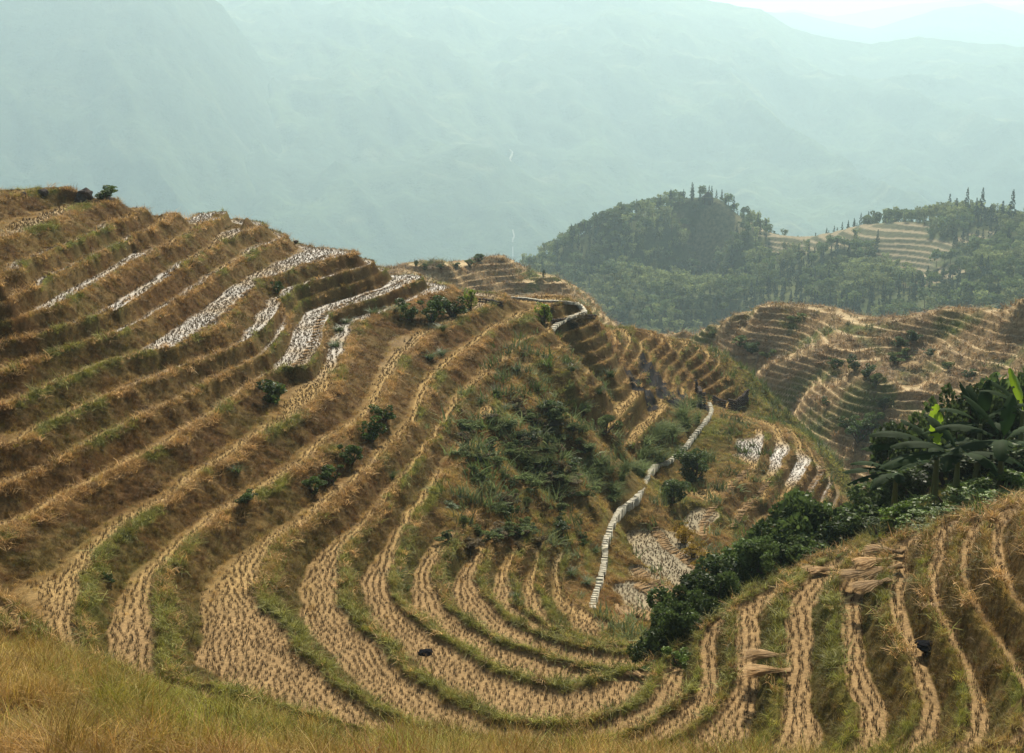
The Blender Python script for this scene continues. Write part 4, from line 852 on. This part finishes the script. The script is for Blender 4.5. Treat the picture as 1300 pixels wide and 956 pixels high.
# ================================================================== the woods on the far hill
T_con = leaf_mat('fir_needles', (.035, .055, .032), .12, .3, rough=.8); T_brd = leaf_mat('broadleaf_leaves', (.11, .145, .05), .35, .5, rough=.7); T_bam = leaf_mat('bamboo_leaves', (.21, .24, .09), .4, .35, rough=.7)
def trunk_quads(h, r0):
    V = []; F = []
    for z, r_ in ((-.4, r0), (h, r0*.3)):
        for q in range(4): V.append((math.cos(q*1.57)*r_, math.sin(q*1.57)*r_, z))
    for q in range(4): F.append((q, (q+1) % 4, 4+(q+1) % 4, 4+q))
    return np.array(V), np.array(F)
def tree_mesh(nm, kd, seed):
    r = np.random.default_rng(seed)
    if kd == 'fir':
        H = r.uniform(9, 12.5); n = 240; t = r.random(n)**.75; z = H*(.12+.88*t); R = (1-t)*H*.17*(0.75+.35*np.sin(t*26+seed))+.15; a = r.uniform(0, 6.28, n); q = r.uniform(.5, 1, n)
        p = np.stack([np.cos(a)*R*q, np.sin(a)*R*q, z], 1); d = np.stack([np.cos(a), np.sin(a), -.35+0*a], 1); L_ = r.uniform(.6, 1.1, n)*(1.2-.7*t); asp = 2.2; mat = T_con
    elif kd == 'broad':
        H = r.uniform(5.5, 8.5); n = 330; k = r.integers(0, 9, n); C = np.stack([r.normal(0, 1.1, 9), r.normal(0, 1.1, 9), H*r.uniform(.4, .8, 9)], 1); d = r.normal(size=(n, 3)); d /= np.linalg.norm(d, axis=1)[:, None]
        p = C[k]+d*np.array([1.35, 1.35, 1.1])*r.uniform(.6, 1.05, (n, 1)); L_ = r.uniform(.5, .95, n); asp = 1.4; mat = T_brd
    else:
        H = r.uniform(7, 10); n = 300; k = r.integers(0, 6, n); t = r.random(n)**.6; ba = r.uniform(0, 6.28, 6); C = np.stack([np.cos(ba[k])*(.5+1.5*t*t), np.sin(ba[k])*(.5+1.5*t*t), H*(.2+.8*t-.12*t**4)], 1)
        d = r.normal(size=(n, 3)); d /= np.linalg.norm(d, axis=1)[:, None]; p = C+d*(.55+.25*(1-t))[:, None]; L_ = r.uniform(.5, .9, n); asp = 2.0; mat = T_bam
    t_ = d+r.normal(0, .5, (n, 3)); t_ /= np.linalg.norm(t_, axis=1)[:, None]; s_ = np.cross(t_, r.normal(size=(n, 3))); s_ /= np.linalg.norm(s_, axis=1)[:, None]; L_ = L_[:, None]; w_ = L_/asp/2*1.6
    V = np.stack([p-t_*L_*.5, p+s_*w_, p+t_*L_*.5, p-s_*w_], 1).reshape(-1, 3); F = np.arange(4*n).reshape(-1, 4); sh = np.repeat(r.uniform(.7, 1.3, n), 4)
    tv, tf_ = trunk_quads(H*.6, .18); V2 = np.vstack([V, tv]); F2 = np.vstack([F, tf_+len(V)])
    return mesh_from(nm, V2, F2, [mat, BARK], midx=[0]*len(F)+[1]*len(tf_), shade=np.concatenate([sh, np.ones(len(tv))]))
TREES = {k: [tree_mesh(k+'_tree', k, 700+i*3+len(k)) for i in range(4)] for k in ('fir', 'broad', 'bamboo')}
far.vis = far.visible(far.Z, 11)
dens = 1/19.0*(1-smooth(.3, .7, far.terr))*(1-.93*far.bare)
i, j, x, y, z = sample(far, dens*2.2, far.vis*(far.R < 960)); ok = inframe(x, y, z, 40)
i, j, x, y, z = i[ok], j[ok], x[ok], y[ok], z[ok]
cell = {}; keep = []
for k in np.argsort(y):
    cx, cy_ = int(x[k]//4.5), int(y[k]//4.5)
    if any(q in cell and math.hypot(cell[q][0]-x[k], cell[q][1]-y[k]) < 4.4 for q in [(cx+a, cy_+b) for a in (-1, 0, 1) for b in (-1, 0, 1)]): continue
    cell[(cx, cy_)] = (x[k], y[k]); keep.append(k)
i, j, x, y, z = i[keep], j[keep], x[keep], y[keep], z[keep]
n = len(i); sel = fbm(x/55, y/55, 3, 301)+rng.normal(0, .13, n); typ = np.where(sel > .2, 0, np.where(sel > -.12, 1, 2)); print('trees', n)
order = np.argsort(np.hypot(x, y)); own = set(order[:255].tolist())
names = ['fir_tree', 'broadleaf_tree', 'bamboo_clump']; keys = ['fir', 'broad', 'bamboo']
tl = ['dark conical fir among the nearest trees of the far wooded hill', 'round-crowned tree among the nearest trees of the far wooded hill', 'pale feathery bamboo clump among the nearest trees of the far wooded hill']
tg = ['firs on the near side of the far hill', 'broadleaf trees on the near side of the far hill', 'bamboo on the near side of the far hill']; tc = ['fir tree', 'tree', 'bamboo']
def far_tree(kd, loc, s, label, group):
    o = bpy.data.objects.new(names[kd], random.choice(TREES[keys[kd]])); COL.objects.link(o); o.location = loc; o.rotation_euler = (0, 0, random.uniform(0, 6.28)); o.scale = (s, s, s*random.uniform(.9, 1.15)); return tag(o, label, tc[kd], group)
for k in own: far_tree(int(typ[k]), (x[k], y[k], z[k]-.2), random.uniform(.8, 1.3)*(.85 if typ[k] == 0 else 1), tl[typ[k]], tg[typ[k]])
rest = np.array([k for k in range(n) if k not in own])
for t_, nm in enumerate(['fir_wood', 'broadleaf_wood', 'bamboo_wood']):
    q = rest[typ[rest] == t_]
    if len(q): scatter(nm, np.stack([x[q], y[q], z[q]-.2], 1), np.stack([0*q, 0*q, rng.uniform(0, 6.28, len(q))], 1), rng.uniform(.75, 1.4, len(q))*(.7 if t_ == 0 else 1), np.ones((len(q), 3)), [proto(nm, m_) for m_ in TREES[keys[t_]]])
for (u, v, s, lb) in [(1283,290,1.5,'tallest fir standing clear at the right end of the ridge'),(1271,290,1.35,'tall fir just left of the tallest one'),(1245,283,1.35,'pointed fir rising above the ridge grove'),(1226,280,1.2,'fir in the middle of the ridge grove'),(1213,280,1.1,'fir left of the middle of the ridge grove'),(1204,278,1.15,'fir at the left of the ridge grove'),(1193,277,1.0,'small fir at the left end of the ridge grove'),(1238,283,1.0,'short fir beside the pointed one'),(1186,276,.8,'leftmost little fir of the ridge grove'),(1172,274,.6,'lone little fir left of the ridge grove'),(838,266,.9,'dark fir on the left shoulder of the wooded hilltop'),(851,264,.85,'second dark fir on the left shoulder of the wooded hilltop'),(742,300,.9,'fir low on the left edge of the wooded hill'),(725,312,.9,'lowest fir on the left edge of the wooded hill'),(972,295,.8,'fir on the right shoulder of the wooded hilltop'),(962,290,.7,'smaller fir on the right shoulder'),(1256,290,1.1,'fir between the pointed one and the tall pair'),(928,345,1.2,'dark fir beside the small terraces under the hilltop')]:
    loc = far.hit(u, v, 480); far_tree(0, loc, s*1.2, lb, None)
# lookout pavilion on the hilltop
loc = far.hit(898, 263, 480); pv_ = root('pavilion', (loc[0], loc[1], loc[2]+1.5), 0, (1.25, 1.25, 1.25)); tag(pv_, 'tiny dark pointed pavilion on top of the wooded hill', 'pavilion')
WOOD = new_mat('old_wood', .8, .2)[0]; WOOD.node_tree.nodes['Principled BSDF'].inputs['Base Color'].default_value = (.035, .03, .028, 1)
def cone_me(nm, seg, r1, r2, d, z, mat):
    bm = bmesh.new(); bmesh.ops.create_cone(bm, segments=seg, radius1=r1, radius2=r2, depth=d, cap_ends=True)
    for v in bm.verts: v.co.z += z
    me = bpy.data.meshes.new(nm); bm.to_mesh(me); bm.free(); me.materials.append(mat); return me
child('roof', cone_me('roof', 6, 3.0, .25, 2.6, 5.2, WOOD), pv_); child('lower_roof', cone_me('lower_roof', 6, 3.3, 2.0, .9, 2.9, WOOD), pv_); child('hall', cone_me('hall', 6, 1.9, 1.9, 3.4, 1.5, WOOD), pv_); child('finial', cone_me('finial', 6, .25, .03, 1.2, 7.0, WOOD), pv_)
for k in range(6):
    pm = child('post', cone_me('post', 6, .16, .16, 3.6, 1.9, WOOD), pv_); pm.location = (2.6*math.cos(k*math.pi/3), 2.6*math.sin(k*math.pi/3), 0)
# pale mountain road
rd = new_mat('mountain_road_earth', .9, .1)[0]; rd.node_tree.nodes['Principled BSDF'].inputs['Base Color'].default_value = (.32, .30, .24, 1)
for seg in ([(648,192),(650,198),(647,204),(649,209)], [(650,296),(652,302),(650,309),(651,314)], [(650,320),(650,327),(651,332)]):
    pts = [mtn_hit(u, v) for u, v in seg]; fine = []
    for a, b in zip(pts[:-1], pts[1:]): fine += [a.lerp(b, t/6) for t in range(6)]
    q = ribbon('mountain_road', fine, 3.2, rd, 3.0, 8.0); q['kind'] = 'structure'
# ================================================================== materials of the ground, light, air
def ground_mat(name, sc, bump, var=0.45):
    m, nt, b = new_mat(name, 0.95, 0.1); N = nt.nodes; L = nt.links
    a = N.new('ShaderNodeAttribute'); a.attribute_name = 'base'; g = N.new('ShaderNodeAttribute'); g.attribute_name = 'gloss'
    geo = N.new('ShaderNodeNewGeometry')
    n1 = N.new('ShaderNodeTexNoise'); n1.inputs['Scale'].default_value = sc; n1.inputs['Detail'].default_value = 5; n1.inputs['Roughness'].default_value = 0.7
    L.new(geo.outputs['Position'], n1.inputs['Vector'])
    mr = N.new('ShaderNodeMapRange'); mr.inputs['From Min'].default_value = 0.3; mr.inputs['From Max'].default_value = 0.7; mr.inputs['To Min'].default_value = 1-var; mr.inputs['To Max'].default_value = 1+var
    L.new(n1.outputs['Fac'], mr.inputs['Value'])
    mx = N.new('ShaderNodeVectorMath'); mx.operation = 'SCALE'; L.new(a.outputs['Color'], mx.inputs[0]); L.new(mr.outputs[0], mx.inputs['Scale'])
    L.new(mx.outputs[0], b.inputs['Base Color'])
    r = N.new('ShaderNodeMapRange'); r.inputs['To Min'].default_value = 0.95; r.inputs['To Max'].default_value = 0.55; L.new(g.outputs['Fac'], r.inputs['Value']); L.new(r.outputs[0], b.inputs['Roughness'])
    s = N.new('ShaderNodeMapRange'); s.inputs['To Min'].default_value = 0.05; s.inputs['To Max'].default_value = 0.3; L.new(g.outputs['Fac'], s.inputs['Value']); L.new(s.outputs[0], b.inputs['Specular IOR Level'])
    bp = N.new('ShaderNodeBump'); bp.inputs['Strength'].default_value = bump; bp.inputs['Distance'].default_value = 0.5/sc; L.new(n1.outputs['Fac'], bp.inputs['Height']); L.new(bp.outputs[0], b.inputs['Normal'])
    return m
hill.data.materials.append(ground_mat('field_earth', 9, 0.7))
midhill.data.materials.append(ground_mat('valley_earth', 3, 0.8))
farhill.data.materials.append(ground_mat('forest_floor', 0.5, 0.6))
mm = ground_mat('mountain_woods', 0.035, 1.0, 0.5)
for o in (mo, mo2, mo3, mo4): o[0].data.materials.append(mm)
SUN_AZ, SUN_EL = math.radians(9), math.radians(43)
w = bpy.data.worlds.new('World'); scene.world = w; w.use_nodes = True; nt = w.node_tree
sk = nt.nodes.new('ShaderNodeTexSky'); sk.sky_type = 'NISHITA'; sk.sun_disc = False; sk.sun_elevation = SUN_EL; sk.sun_rotation = SUN_AZ
sk.air_density = 1.0; sk.dust_density = 2.5; sk.ozone_density = 1.0
nt.links.new(sk.outputs[0], nt.nodes['Background'].inputs[0]); nt.nodes['Background'].inputs[1].default_value = 0.05
sd = bpy.data.lights.new('sun', 'SUN'); sd.energy = 5.0; sd.angle = math.radians(0.6); sd.color = (1, .925, .78)
so = bpy.data.objects.new('sun', sd); COL.objects.link(so)
sdir = Vector((math.sin(SUN_AZ)*math.cos(SUN_EL), math.cos(SUN_AZ)*math.cos(SUN_EL), math.sin(SUN_EL)))
so.rotation_euler = sdir.to_track_quat('Z', 'Y').to_euler()
def box_obj(name, lo, hi):
    bm = bmesh.new(); bmesh.ops.create_cube(bm, size=1)
    for v in bm.verts: v.co = Vector([(lo[i]+hi[i])/2+v.co[i]*(hi[i]-lo[i]) for i in range(3)])
    me = bpy.data.meshes.new(name); bm.to_mesh(me); bm.free(); o = bpy.data.objects.new(name, me); COL.objects.link(o); return o
hz = box_obj('haze', (-12000, -300, -2600), (13000, 24000, 640)); hz['kind'] = 'stuff'
m = bpy.data.materials.new('haze_air'); m.use_nodes = True; nt = m.node_tree; nt.nodes.clear()
out = nt.nodes.new('ShaderNodeOutputMaterial'); pv = nt.nodes.new('ShaderNodeVolumePrincipled')
pv.inputs['Density'].default_value = HAZE; pv.inputs['Color'].default_value = (.66, .875, .95, 1); pv.inputs['Anisotropy'].default_value = 0.4
nt.links.new(pv.outputs[0], out.inputs['Volume']); hz.data.materials.append(m)
scene.view_settings.view_transform = 'Standard'; scene.view_settings.look = 'None'; scene.view_settings.exposure = 0.7; scene.view_settings.gamma = 1
cy = scene.cycles
cy.max_bounces = 6; cy.diffuse_bounces = 2; cy.glossy_bounces = 2; cy.transmission_bounces = 3; cy.transparent_max_bounces = 4; cy.volume_bounces = 2
cy.use_denoising = True; cy.use_adaptive_sampling = True; cy.adaptive_threshold = 0.01
